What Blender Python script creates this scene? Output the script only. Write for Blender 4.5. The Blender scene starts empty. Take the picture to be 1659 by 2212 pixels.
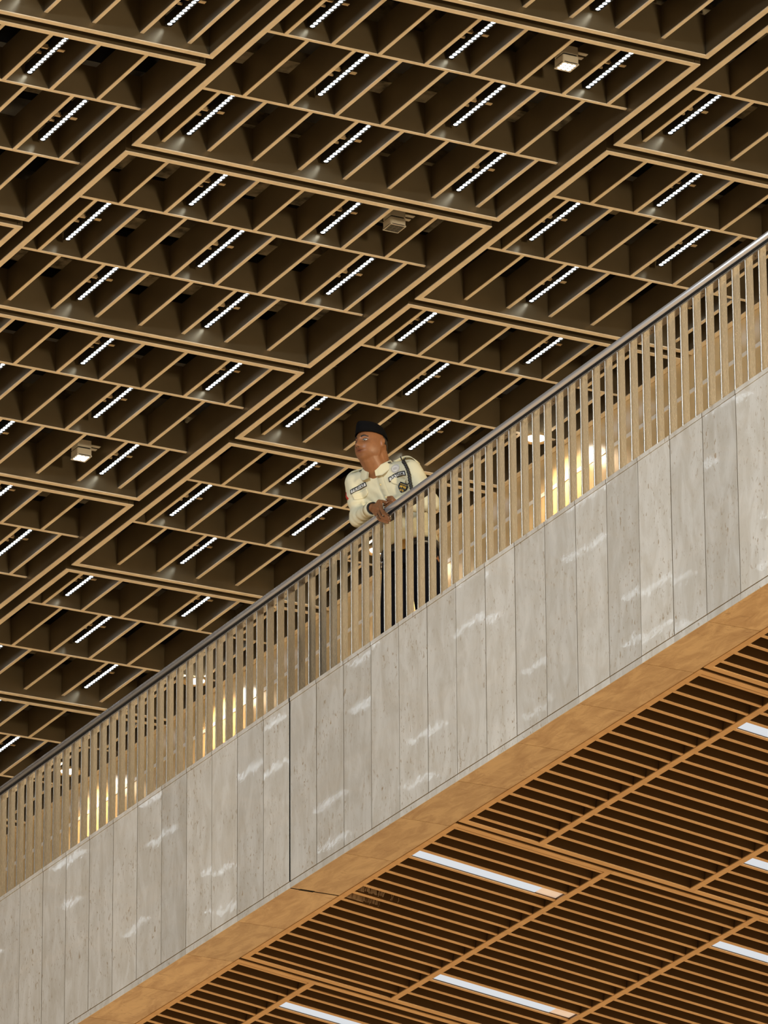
import bpy, bmesh, math, random
from mathutils import Vector, Matrix, Euler
from mathutils.bvhtree import BVHTree
random.seed(7)
S = bpy.context.scene
COL = S.collection
R = random.Random(11)

# ---------------------------------------------------------------- camera
EYE = 1.6                                   # camera height; every height below is given above the camera
CR = Vector((0.8889885, -0.45789319, -0.00576816))
CU = Vector((-0.16452858, -0.33113265, 0.92912944))
CF = Vector((0.42735207, 0.82503636, 0.36970963))
cam = bpy.data.cameras.new('camera')
cam.sensor_fit = 'VERTICAL'; cam.sensor_height = 36.0; cam.sensor_width = 27.0
cam.lens = 14464.965 / 2212 * 36.0
cam.clip_start = 0.5; cam.clip_end = 400
co = bpy.data.objects.new('camera', cam); COL.objects.link(co)
m = Matrix((CR, CU, -CF)).transposed().to_4x4(); m.translation = Vector((0, 0, EYE))
co.matrix_world = m
S.camera = co

# ---------------------------------------------------------------- view, world, big lights
S.view_settings.view_transform = 'Standard'; S.view_settings.look = 'None'
S.view_settings.exposure = 0.0; S.view_settings.gamma = 1.0; S.view_settings.use_curve_mapping = False
S.cycles.max_bounces = 6; S.cycles.diffuse_bounces = 3; S.cycles.glossy_bounces = 3
S.cycles.caustics_reflective = False; S.cycles.caustics_refractive = False
S.cycles.sample_clamp_indirect = 4.0
S.cycles.use_denoising = True

w = bpy.data.worlds.new('hall_light'); S.world = w; w.use_nodes = True
nt = w.node_tree; nt.nodes.clear()
tc = nt.nodes.new('ShaderNodeTexCoord'); sp = nt.nodes.new('ShaderNodeSeparateXYZ')
rp = nt.nodes.new('ShaderNodeValToRGB'); mr = nt.nodes.new('ShaderNodeMapRange')
bg = nt.nodes.new('ShaderNodeBackground'); wo = nt.nodes.new('ShaderNodeOutputWorld')
nt.links.new(tc.outputs['Generated'], sp.inputs[0]); nt.links.new(sp.outputs['Z'], mr.inputs['Value'])
mr.inputs['From Min'].default_value = -1; mr.inputs['From Max'].default_value = 1
nt.links.new(mr.outputs[0], rp.inputs[0]); nt.links.new(rp.outputs[0], bg.inputs[0]); nt.links.new(bg.outputs[0], wo.inputs[0])
e = rp.color_ramp.elements
e[0].position = 0.0; e[0].color = (0.95, 0.60, 0.27, 1)         # the warm lit prayer hall far below
e[1].position = 1.0; e[1].color = (0.10, 0.09, 0.08, 1)
for pos, c in ((0.25, (0.80, 0.52, 0.25, 1)), (0.48, (0.46, 0.38, 0.28, 1)), (0.56, (0.20, 0.18, 0.155, 1))):
    k = e.new(pos); k.color = c
bg.inputs[1].default_value = 0.80

def area_light(name, loc, target, size, power, color):
    l = bpy.data.lights.new(name, 'AREA'); l.shape = 'DISK'; l.size = size; l.energy = power; l.color = color
    o = bpy.data.objects.new(name, l); COL.objects.link(o)
    o.location = Vector(loc) + Vector((0, 0, EYE))
    d = Vector(target) - Vector(loc); o.rotation_euler = d.to_track_quat('-Z', 'Y').to_euler()
    return o
# the big ring of white lamps over the middle of the hall, outside the frame
area_light('hall_lamp_ring', (-11, 9, 18.8), (15.8, 31, 13), 7.0, 7200, (0.86, 0.95, 1.0))
# the lit gallery further along the same side of the hall, to the right of the frame
area_light('gallery_glow', (23.0, 3.0, 10.5), (20, 42, 20), 2.6, 6500, (1.0, 0.80, 0.52))

# ---------------------------------------------------------------- materials
def mat(name, color=(0.5, 0.5, 0.5), rough=0.5, metal=0.0, spec=0.5):
    M = bpy.data.materials.new(name); M.use_nodes = True
    b = M.node_tree.nodes['Principled BSDF']
    b.inputs['Base Color'].default_value = (*color, 1); b.inputs['Roughness'].default_value = rough
    b.inputs['Metallic'].default_value = metal; b.inputs['Specular IOR Level'].default_value = spec
    return M
def N(M, t, **kw):
    n = M.node_tree.nodes.new(t)
    for k, v in kw.items():
        if k in n.inputs.keys() if hasattr(n.inputs, 'keys') else False: n.inputs[k].default_value = v
        else: setattr(n, k, v)
    return n
def L(M, a, b): M.node_tree.links.new(a, b)
def P(M): return M.node_tree.nodes['Principled BSDF']
def ramp(M, src, stops):
    r = N(M, 'ShaderNodeValToRGB'); el = r.color_ramp.elements
    el[0].position, el[0].color = stops[0][0], (*stops[0][1], 1)
    el[1].position, el[1].color = stops[-1][0], (*stops[-1][1], 1)
    for p_, c_ in stops[1:-1]:
        q = el.new(p_); q.color = (*c_, 1)
    L(M, src, r.inputs[0]); return r
def coords(M, scale=(1, 1, 1), kind='Object'):
    t = N(M, 'ShaderNodeTexCoord'); mp = N(M, 'ShaderNodeMapping'); mp.inputs['Scale'].default_value = scale
    L(M, t.outputs[kind], mp.inputs[0]); return mp.outputs[0]
def noise_mat(name, stops, scale=8, stretch=(1, 1, 1), rough=0.5, metal=0.0, spec=0.5, detail=4, bump=0.0, bscale=None):
    M = mat(name, rough=rough, metal=metal, spec=spec)
    c = coords(M, stretch); n = N(M, 'ShaderNodeTexNoise'); n.inputs['Scale'].default_value = scale; n.inputs['Detail'].default_value = detail
    L(M, c, n.inputs['Vector']); r = ramp(M, n.outputs['Fac'], stops); L(M, r.outputs[0], P(M).inputs['Base Color'])
    if bump:
        n2 = N(M, 'ShaderNodeTexNoise'); n2.inputs['Scale'].default_value = bscale or scale * 3; L(M, c, n2.inputs['Vector'])
        b = N(M, 'ShaderNodeBump'); b.inputs['Strength'].default_value = bump; b.inputs['Distance'].default_value = 0.01
        L(M, n2.outputs['Fac'], b.inputs['Height']); L(M, b.outputs[0], P(M).inputs['Normal'])
    return M
def glow(name, color, strength):
    M = mat(name, (0.8, 0.8, 0.8)); b = P(M)
    b.inputs['Emission Color'].default_value = (*color, 1); b.inputs['Emission Strength'].default_value = strength
    return M

M_edge = noise_mat('bronze_edge_lit', [(0.3, (0.72, 0.61, 0.46)), (0.7, (0.84, 0.73, 0.57))], 6, (1, 1, 1), 0.5)  # lower edges: light from below put into a paler bronze
M_bronze = noise_mat('bronze_side_shaded', [(0.3, (0.135, 0.105, 0.062)), (0.7, (0.17, 0.132, 0.078))], 3, (1, 1, 1), 0.30, 0.5, 0.5)  # sides of the same bronze, coloured darker for their shade
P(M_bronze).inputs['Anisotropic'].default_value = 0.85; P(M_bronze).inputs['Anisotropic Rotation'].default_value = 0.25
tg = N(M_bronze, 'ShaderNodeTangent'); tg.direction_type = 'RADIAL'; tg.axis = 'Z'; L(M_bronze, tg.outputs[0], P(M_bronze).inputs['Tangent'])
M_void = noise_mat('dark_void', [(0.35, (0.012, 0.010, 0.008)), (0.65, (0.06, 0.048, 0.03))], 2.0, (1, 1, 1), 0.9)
M_black = mat('black_housing', (0.012, 0.012, 0.013), 0.45)
M_led = glow('white_led', (0.80, 0.92, 1.0), 13)
M_white = mat('white_enamel', (0.62, 0.58, 0.50), 0.45)
M_clip = mat('brass_clip', (0.62, 0.48, 0.30), 0.4, 0.4)

# ---------------------------------------------------------------- mesh helpers
class MB:
    def __init__(s): s.v = []; s.f = []; s.m = []
    def add(s, vs, fs, mi=0):
        b = len(s.v); s.v += [tuple(q) for q in vs]; s.f += [tuple(b + i for i in q) for q in fs]
        s.m += [mi] * len(fs) if isinstance(mi, int) else list(mi)
    def box(s, a, b, mi=0, bottom=None):
        x0, y0, z0 = a; x1, y1, z1 = b
        vs = [(x0, y0, z0), (x1, y0, z0), (x1, y1, z0), (x0, y1, z0), (x0, y0, z1), (x1, y0, z1), (x1, y1, z1), (x0, y1, z1)]
        fs = [(0, 3, 2, 1), (4, 5, 6, 7), (0, 1, 5, 4), (1, 2, 6, 5), (2, 3, 7, 6), (3, 0, 4, 7)]
        s.add(vs, fs, [mi if bottom is None else bottom] + [mi] * 5)
    def tube(s, pts, rad, n=12, mi=0, caps=True):
        pts = [Vector(p) for p in pts]; rad = rad if isinstance(rad, (list, tuple)) else [rad] * len(pts)
        rings = []; prev = None
        for i, p in enumerate(pts):
            t = (pts[min(i + 1, len(pts) - 1)] - pts[max(i - 1, 0)]).normalized()
            a = prev if prev is not None else (Vector((0, 0, 1)) if abs(t.z) < 0.9 else Vector((1, 0, 0)))
            a = (a - t * a.dot(t)).normalized(); prev = a; b = t.cross(a)
            rings.append([p + (a * math.cos(2 * math.pi * k / n) + b * math.sin(2 * math.pi * k / n)) * rad[i] for k in range(n)])
        s.loft(rings, mi, caps)
    def loft(s, rings, mi=0, caps=True):
        n = len(rings[0]); vs = [q for r in rings for q in r]; fs = []
        for i in range(len(rings) - 1):
            for k in range(n):
                fs.append((i * n + k, i * n + (k + 1) % n, (i + 1) * n + (k + 1) % n, (i + 1) * n + k))
        if caps: fs.append(tuple(range(n - 1, -1, -1))); fs.append(tuple((len(rings) - 1) * n + k for k in range(n)))
        s.add(vs, fs, mi)
    def disc(s, c, r, n=8, mi=0, up=False):
        c = Vector(c); vs = [c + Vector((r * math.cos(2 * math.pi * k / n), r * math.sin(2 * math.pi * k / n), 0)) for k in range(n)]
        s.add(vs, [tuple(range(n)) if up else tuple(range(n - 1, -1, -1))], mi)
    def sphere(s, c, r, nu=12, nv=8, mi=0, scale=(1, 1, 1), rot=None):
        c = Vector(c); rings = []
        for j in range(1, nv):
            th = math.pi * j / nv; ring = []
            for k in range(nu):
                ph = 2 * math.pi * k / nu
                q = Vector((r * scale[0] * math.sin(th) * math.cos(ph), r * scale[1] * math.sin(th) * math.sin(ph), -r * scale[2] * math.cos(th)))
                ring.append(c + (rot @ q if rot else q))
            rings.append(ring)
        s.loft(rings, mi, True)
    def mesh(s, name, mats, smooth=False):
        me = bpy.data.meshes.new(name); me.from_pydata(s.v, [], s.f); me.update()
        for q in mats: me.materials.append(q)
        if len(mats) > 1: me.polygons.foreach_set('material_index', s.m)
        if smooth: me.polygons.foreach_set('use_smooth', [True] * len(me.polygons))
        return me
def obj(name, me, parent=None, loc=(0, 0, 0), rot=None):
    o = bpy.data.objects.new(name, me); COL.objects.link(o); o.location = loc
    if rot is not None: o.rotation_euler = rot
    if parent is not None: o.parent = parent
    return o
def thing(name, label, cat, loc=(0, 0, 0), group=None, rot=None):
    o = bpy.data.objects.new(name, None); COL.objects.link(o); o.location = loc; o.empty_display_size = 0.2
    if rot is not None: o.rotation_euler = rot
    o['label'] = label; o['category'] = cat
    if group: o['group'] = group
    return o
def tag(o, label, cat, group=None):
    o['label'] = label; o['category'] = cat
    if group: o['group'] = group
    return o
def struct(name, me, label, loc=(0, 0, 0)):
    o = obj(name, me, None, loc); o['kind'] = 'structure'; o['label'] = label; o['category'] = name.split('_')[0]; return o
def W(x, y, z): return (x, y, z + EYE)

# ================================================================ the upper coffered ceiling
H = 20.0; PP = 3.06152; GAP = 0.10484; X1 = 18.23905; Y0 = 39.22653
FW = 0.045; REC = 0.057; FD = 0.31; FT = 0.028; WALLX = 23.74
Hp = PP / 2; IN = GAP / 2 + FW

def strip(x0, x1, y0, y1, z0, z1):
    b = MB(); b.box((x0, y0, z0), (x1, y1, z1), 0, 1)
    lip = 0.0
    return b
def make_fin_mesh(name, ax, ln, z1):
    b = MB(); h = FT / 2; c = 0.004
    # a sheet with a thin lip; its paler colour stands for light from below
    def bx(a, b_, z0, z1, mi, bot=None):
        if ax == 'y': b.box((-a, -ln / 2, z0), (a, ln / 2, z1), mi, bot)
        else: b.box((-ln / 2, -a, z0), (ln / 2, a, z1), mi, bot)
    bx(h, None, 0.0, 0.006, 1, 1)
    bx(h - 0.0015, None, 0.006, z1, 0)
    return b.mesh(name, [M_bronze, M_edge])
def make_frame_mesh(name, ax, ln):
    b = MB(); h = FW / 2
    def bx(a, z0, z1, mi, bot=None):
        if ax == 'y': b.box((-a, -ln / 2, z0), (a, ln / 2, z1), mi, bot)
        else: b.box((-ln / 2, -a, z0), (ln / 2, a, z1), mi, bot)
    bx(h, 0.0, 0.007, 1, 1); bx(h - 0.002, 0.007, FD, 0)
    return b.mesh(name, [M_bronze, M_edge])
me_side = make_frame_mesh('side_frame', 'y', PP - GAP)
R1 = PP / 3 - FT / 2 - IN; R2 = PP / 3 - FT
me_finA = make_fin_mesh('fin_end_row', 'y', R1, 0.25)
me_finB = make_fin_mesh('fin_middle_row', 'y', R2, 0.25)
_cache = {}
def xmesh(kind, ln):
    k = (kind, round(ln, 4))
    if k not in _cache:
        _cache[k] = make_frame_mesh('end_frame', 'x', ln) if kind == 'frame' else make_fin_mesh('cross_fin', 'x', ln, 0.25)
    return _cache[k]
FA = [0.278 + 0.36165 * k for k in range(8)]
FB = [0.459 + 0.36165 * k for k in range(7)]

def panel_origin(c, p): return X1 + c * PP, Y0 + (p - (0.5 if c % 2 else 0)) * PP
def row_type(c, p, r): return 'B' if (3 * p + r) % 2 == 0 else 'A'
def coffer_panel(c, p, label, full=True):
    x0, y0 = panel_origin(c, p)
    xm = min(PP - GAP / 2, WALLX - x0)                     # panels along the wall are cut at it
    t = thing('coffer_panel', label, 'ceiling panel', W(x0 + Hp, y0 + Hp, H), 'coffer panels of the upper ceiling')
    cut = xm < PP - GAP / 2 - 0.01
    obj('side_frame', me_side, t, (GAP / 2 + FW / 2 - Hp, 0, 0))
    obj('side_frame', me_side, t, ((xm - FW / 2 - 0.004 * cut) - Hp, 0, 0))
    a, b = IN, xm - FW - 0.004 * cut; ln = b - a; mx = (a + b) / 2 - Hp
    for y in (GAP / 2 + FW / 2, PP - GAP / 2 - FW / 2): obj('end_frame', xmesh('frame', ln), t, (mx, y - Hp, 0))
    for k in (1, 2): obj('cross_fin', xmesh('fin', ln), t, (mx, PP / 3 * k - Hp, REC))
    spans = [(IN, PP / 3 - FT / 2), (PP / 3 + FT / 2, 2 * PP / 3 - FT / 2), (2 * PP / 3 + FT / 2, PP - IN)]
    for r_ in range(3):
        yc = sum(spans[r_]) / 2 - Hp
        for q in (FA if row_type(c, p, r_) == 'A' else FB):
            if q < b - 0.03: obj('fin', me_finB if r_ == 1 else me_finA, t, (q - Hp, yc, REC))
    return t

PLACE = {
 (-1, -1): 'coffered bronze ceiling panel cut by the top edge near the top left corner',
 (-1, 0): 'coffered bronze ceiling panel at the upper left edge, its corner pointing right',
 (-1, 1): 'coffered bronze ceiling panel, only a sliver showing at the left edge of the photo',
 (0, -2): 'coffered bronze ceiling panel cut by the top edge, right of the middle',
 (0, -1): 'coffered bronze ceiling panel at the top centre with a lit floodlight inside',
 (0, 0): 'coffered bronze ceiling panel left of centre with the unlit floodlight inside',
 (0, 1): 'coffered bronze ceiling panel at the left with a lit floodlight near its lower corner',
 (0, 2): 'coffered bronze ceiling panel at the lower left edge below the left floodlight',
 (1, -1): 'coffered bronze ceiling panel in the upper right corner of the photo',
 (1, 0): 'coffered bronze ceiling panel at the right, cut off by the rising handrail',
 (1, 1): 'coffered bronze ceiling panel directly above the guard and his black cap',
 (1, 2): 'coffered bronze ceiling panel behind the guard, to the left of his shirt',
 (1, 3): 'coffered bronze ceiling panel at the lower left, above the middle of the lower railing',
 (1, 4): 'coffered bronze ceiling panel at the lower left corner behind the railing end',
 (1, 5): 'coffered bronze ceiling panel glimpsed only between the leftmost balusters',
}
for (c, p), lb in PLACE.items(): coffer_panel(c, p, lb)

# the same ceiling goes on over the hall, towards the camera side (it shows as reflections in the marble)
mb_far = MB()
def far_panel(c, p):
    x0, y0 = panel_origin(c, p); b = MB()
    h = PP - GAP / 2
    for (a0, a1, b0, b1) in ((GAP / 2, IN, GAP / 2, h), (h - FW, h, GAP / 2, h), (IN, h - FW, GAP / 2, IN), (IN, h - FW, h - FW, h)):
        b.box((a0 - Hp, b0 - Hp, 0), (a1 - Hp, b1 - Hp, FD), 0, 1)
    f = MB()
    for k in (1, 2): f.box((IN - Hp, PP / 3 * k - FT / 2 - Hp, REC), (h - FW - Hp, PP / 3 * k + FT / 2 - Hp, 0.30), 0, 1)
    for r_ in range(3):
        for q in (FA if row_type(c, p, r_) == 'A' else FB):
            f.box((q - FT / 2 - Hp, PP / 3 * r_ + 0.1 - Hp, REC), (q + FT / 2 - Hp, PP / 3 * (r_ + 1) - 0.02 - Hp, 0.30), 0, 1)
    return b, f
far_cache = {}
def far_thing(c, p):
    x0, y0 = panel_origin(c, p); key = row_type(c, p, 0)
    if key not in far_cache:
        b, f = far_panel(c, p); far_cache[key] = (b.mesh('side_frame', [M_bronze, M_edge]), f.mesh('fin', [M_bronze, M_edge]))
    t = thing('coffer_panel', 'coffered bronze ceiling panel out over the hall, outside the photo', 'ceiling panel', W(x0 + Hp, y0 + Hp, H), 'coffer panels over the hall')
    for me in far_cache[key]: obj(me.name.split('.')[0], me, t)
FAR = [(c, p) for c in range(-5, 0) for p in range(0, 6) if (c, p) not in PLACE]
for c, p in FAR: far_thing(c, p)

# LED bars ------------------------------------------------------------------
NL = 16; LS = 0.0472; LL = NL * LS
def led_meshes():
    b = MB(); b.box((-0.021, -LL / 2 - 0.01, 0.004), (0.021, LL / 2 + 0.01, 0.07), 0)
    b.box((-0.024, -LL / 2 - 0.01, 0.0), (-0.019, LL / 2 + 0.01, 0.02), 0); b.box((0.019, -LL / 2 - 0.01, 0.0), (0.024, LL / 2 + 0.01, 0.02), 0)
    house = b.mesh('housing', [M_black])
    d = MB()
    for k in range(NL): d.disc((0, (k + 0.5) * LS - LL / 2, 0.002), 0.0165, 8)
    lens = d.mesh('lens_row', [M_led])
    b = MB(); b.box((-0.02, -0.016, 0.03), (0.10, 0.016, 0.036), 0); b.box((-0.10, -0.016, 0.03), (-0.02, 0.016, 0.036), 0)
    br = b.mesh('bracket', [M_clip])
    b = MB(); b.box((-0.075, -0.02, 0.02), (-0.03, 0.0, 0.05), 0); b.box((-0.065, 0.09, 0.03), (-0.03, 0.105, 0.045), 0)
    b.tube([(-0.05, -0.01, 0.05), (-0.055, 0.02, 0.10), (-0.06, 0.05, 0.16)], 0.006, 6)
    cn = b.mesh('cable_clip', [M_clip])
    return house, lens, br, cn
me_house, me_lens, me_brk, me_clip = led_meshes()
b = MB(); b.box((-0.021, -LL / 2, 0.004), (0.021, LL / 2, 0.07), 0)
for k in range(NL): b.disc((0, (k + 0.5) * LS - LL / 2, 0.002), 0.0165, 6, 1)
me_farled = b.mesh('led_bar', [M_black, M_led])
LEDZ = 0.135
BEAM = bpy.data.lights.new('led_beam', 'SPOT'); BEAM.energy = 110; BEAM.color = (0.84, 0.94, 1.0)
BEAM.spot_size = math.radians(62); BEAM.spot_blend = 0.8; BEAM.shadow_soft_size = 0.05
def beam(t, loc=(0, 0, -0.02)):
    o = bpy.data.objects.new('led_beam', BEAM); COL.objects.link(o); o.parent = t; o.location = loc
MEAS = {(-1,-1):{6:.839},(-1,0):{4:.973},(-1,1):{6:.896},(0,-4):{4:.847},(0,-3):{0:.938,3:.953,6:.971},(0,-2):{1:.873,4:.892},(0,-1):{0:.853,3:.84,6:.851},(0,0):{1:.923,4:.95},(0,1):{0:.871,3:.881,6:.909},(0,2):{1:.814,4:.866},(0,3):{3:.909,6:.965},(0,4):{4:.825},(0,5):{6:.856},(0,7):{6:.82},
 (1,-1):{0:.843},(1,0):{1:.946},(1,1):{0:.879,3:.858},(1,2):{1:.867},(1,3):{0:.96,3:.899},(1,4):{1:.854},(1,5):{0:.832,3:.82},(1,6):{1:.879},(1,7):{0:.905,3:.855},(1,8):{1:.82},(1,9):{0:.895,3:.904},(1,10):{1:.854},(1,11):{3:.82}}
ROWN = ('near', 'middle', 'far')
SHORT = {(-1,-1):'the panel cut off at top left',(-1,0):'the panel at the upper left edge',(-1,1):'the sliver of panel at the left edge',
 (0,-2):'the panel cut off at top right',(0,-1):'the top centre floodlit panel',(0,0):'the panel with the unlit floodlight',
 (0,1):'the panel with the left lit floodlight',(0,2):'the panel at the lower left edge',(1,-1):'the panel in the upper right corner',(1,0):'the panel cut by the rising handrail',
 (1,1):'the panel above the guard',(1,2):'the panel behind the guard',(1,3):'the panel above the lower railing',(1,4):'the panel at the lower left corner',(1,5):'the panel behind the leftmost balusters'}
for (c, p) in list(PLACE) + FAR:
    x0, y0 = panel_origin(c, p)
    for r_ in range(3):
        ty = row_type(c, p, r_)
        for q in ((0, 3, 6) if ty == 'A' else (1, 4)):
            mx = (0.459 if ty == 'A' else 0.6398) + 0.36165 * q
            if x0 + mx > WALLX - 0.2: continue
            fr = MEAS.get((c, 3 * p + r_), {}).get(q, R.uniform(0.83, 0.9))
            fr = min(fr, 0.862 if r_ == 2 else 0.945)
            # MEAS rows count from the panel boundary of the unstaggered column
            yend = y0 + (r_ + fr) * PP / 3
            loc = W(x0 + mx, yend - (NL - 0.5) * LS + LL / 2, H + LEDZ)
            if (c, p) in PLACE:
                side = {0: 'left', 3: 'middle', 6: 'right', 1: 'left', 4: 'right'}[q]
                t = thing('led_bar', f'{side} LED bar in the {ROWN[r_]} row of {SHORT[(c, p)]}', 'light', loc, 'LED bars in the coffered ceiling')
                obj('housing', me_house, t); obj('lens_row', me_lens, t); obj('bracket', me_brk, t); obj('cable_clip', me_clip, t); beam(t)
            else:
                fb = tag(obj('led_bar', me_farled, None, loc), 'dotted white LED bar out over the hall, outside the photo', 'light', 'LED bars over the hall')
                if x0 > 8: beam(fb)

# floodlights ------------------------------------------------------------------
M_flood_on = glow('floodlight_lens_lit', (0.86, 0.96, 1.0), 9)
M_flood_off = mat('floodlight_lens_dark', (0.045, 0.04, 0.03), 0.3)
def rbox(b, x, y, z0, z1, r=0.012, mi=0, n=4, bottom=True):
    ring = []
    for cx_, cy_, a0 in ((x - r, y - r, 0), (-x + r, y - r, 90), (-x + r, -y + r, 180), (x - r, -y + r, 270)):
        for k in range(n + 1):
            a = math.radians(a0 + 90 * k / n); ring.append((cx_ + r * math.cos(a), cy_ + r * math.sin(a)))
    b.loft([[(q[0], q[1], z0) for q in ring], [(q[0], q[1], z1) for q in ring]], mi)
def floodlight(x, y, label, on):
    t = thing('floodlight', label, 'light', W(x, y, H + REC), 'floodlights in the coffered ceiling')
    b = MB(); rbox(b, 0.062, 0.064, 0.075, 0.135); obj('rear_housing', b.mesh('rear_housing', [M_white]), t)
    b = MB(); rbox(b, 0.055, 0.057, 0.062, 0.078); obj('gasket', b.mesh('gasket', [M_black]), t)
    b = MB(); rbox(b, 0.063, 0.065, 0.004, 0.062)
    for a in ((-0.063, -0.065, 0.0, 0.063, -0.060, 0.01), (-0.063, 0.060, 0, 0.063, 0.065, 0.01), (-0.063, -0.06, 0, -0.058, 0.06, 0.01), (0.058, -0.06, 0, 0.063, 0.06, 0.01)):
        b.box(a[:3], a[3:])
    obj('front_housing', b.mesh('front_housing', [M_white]), t)
    b = MB(); b.box((-0.058, -0.06, 0.002), (0.058, 0.06, 0.0035), 0)
    for i in range(3):
        for j in range(3): b.disc(((i - 1) * 0.034, (j - 1) * 0.034, 0.001), 0.0165 if on else 0.013, 12, 1)
    o = obj('lens_plate', b.mesh('lens_plate', [M_flood_off if not on else M_white, M_flood_on if on else M_black]), t)
    for y_ in (-0.035, 0.03):
        b = MB(); b.box((-0.135, y_ - 0.018, 0.105), (0.145, y_ + 0.018, 0.110)); obj('mounting_arm', b.mesh('mounting_arm', [M_white]), t)
floodlight(20.493, 36.765, 'lit white floodlight box in the top centre ceiling panel', True)
floodlight(20.682, 39.735, 'unlit white floodlight box showing dark lenses, in the ceiling left of centre', False)
floodlight(20.505, 44.805, 'lit white floodlight box at the far left of the ceiling', True)

# what shows above the coffers: dark deck, joists and ducts
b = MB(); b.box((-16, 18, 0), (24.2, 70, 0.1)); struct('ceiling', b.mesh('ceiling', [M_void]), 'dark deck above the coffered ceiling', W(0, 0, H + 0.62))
M_deck = noise_mat('raw_concrete_soffit', [(0.35, (0.05, 0.04, 0.025)), (0.5, (0.17, 0.14, 0.09)), (0.7, (0.26, 0.22, 0.15))], 9, (1, 1, 1), 0.9, bump=0.4)
k = 0; y = 33.0
while y < 60:
    b = MB(); wd = R.uniform(0.12, 0.3)
    b.box((13.5, y, 0.0), (WALLX, y + wd, 0.2))
    struct('beam_%d' % k, b.mesh('beam', [M_deck if k % 2 else M_black]), 'joist above the coffers', W(0, 0, H + 0.345 + R.uniform(0, 0.06)))
    k += 1; y += wd + R.uniform(0.10, 0.42)

# ================================================================ the balcony
XB = 15.817; ZTOP = 12.975; ZSL = 12.949; ZGR = 11.883; ZBOT = 11.846; JY = 31.705; JP = 0.33378
BFLOOR = 12.60

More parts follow.
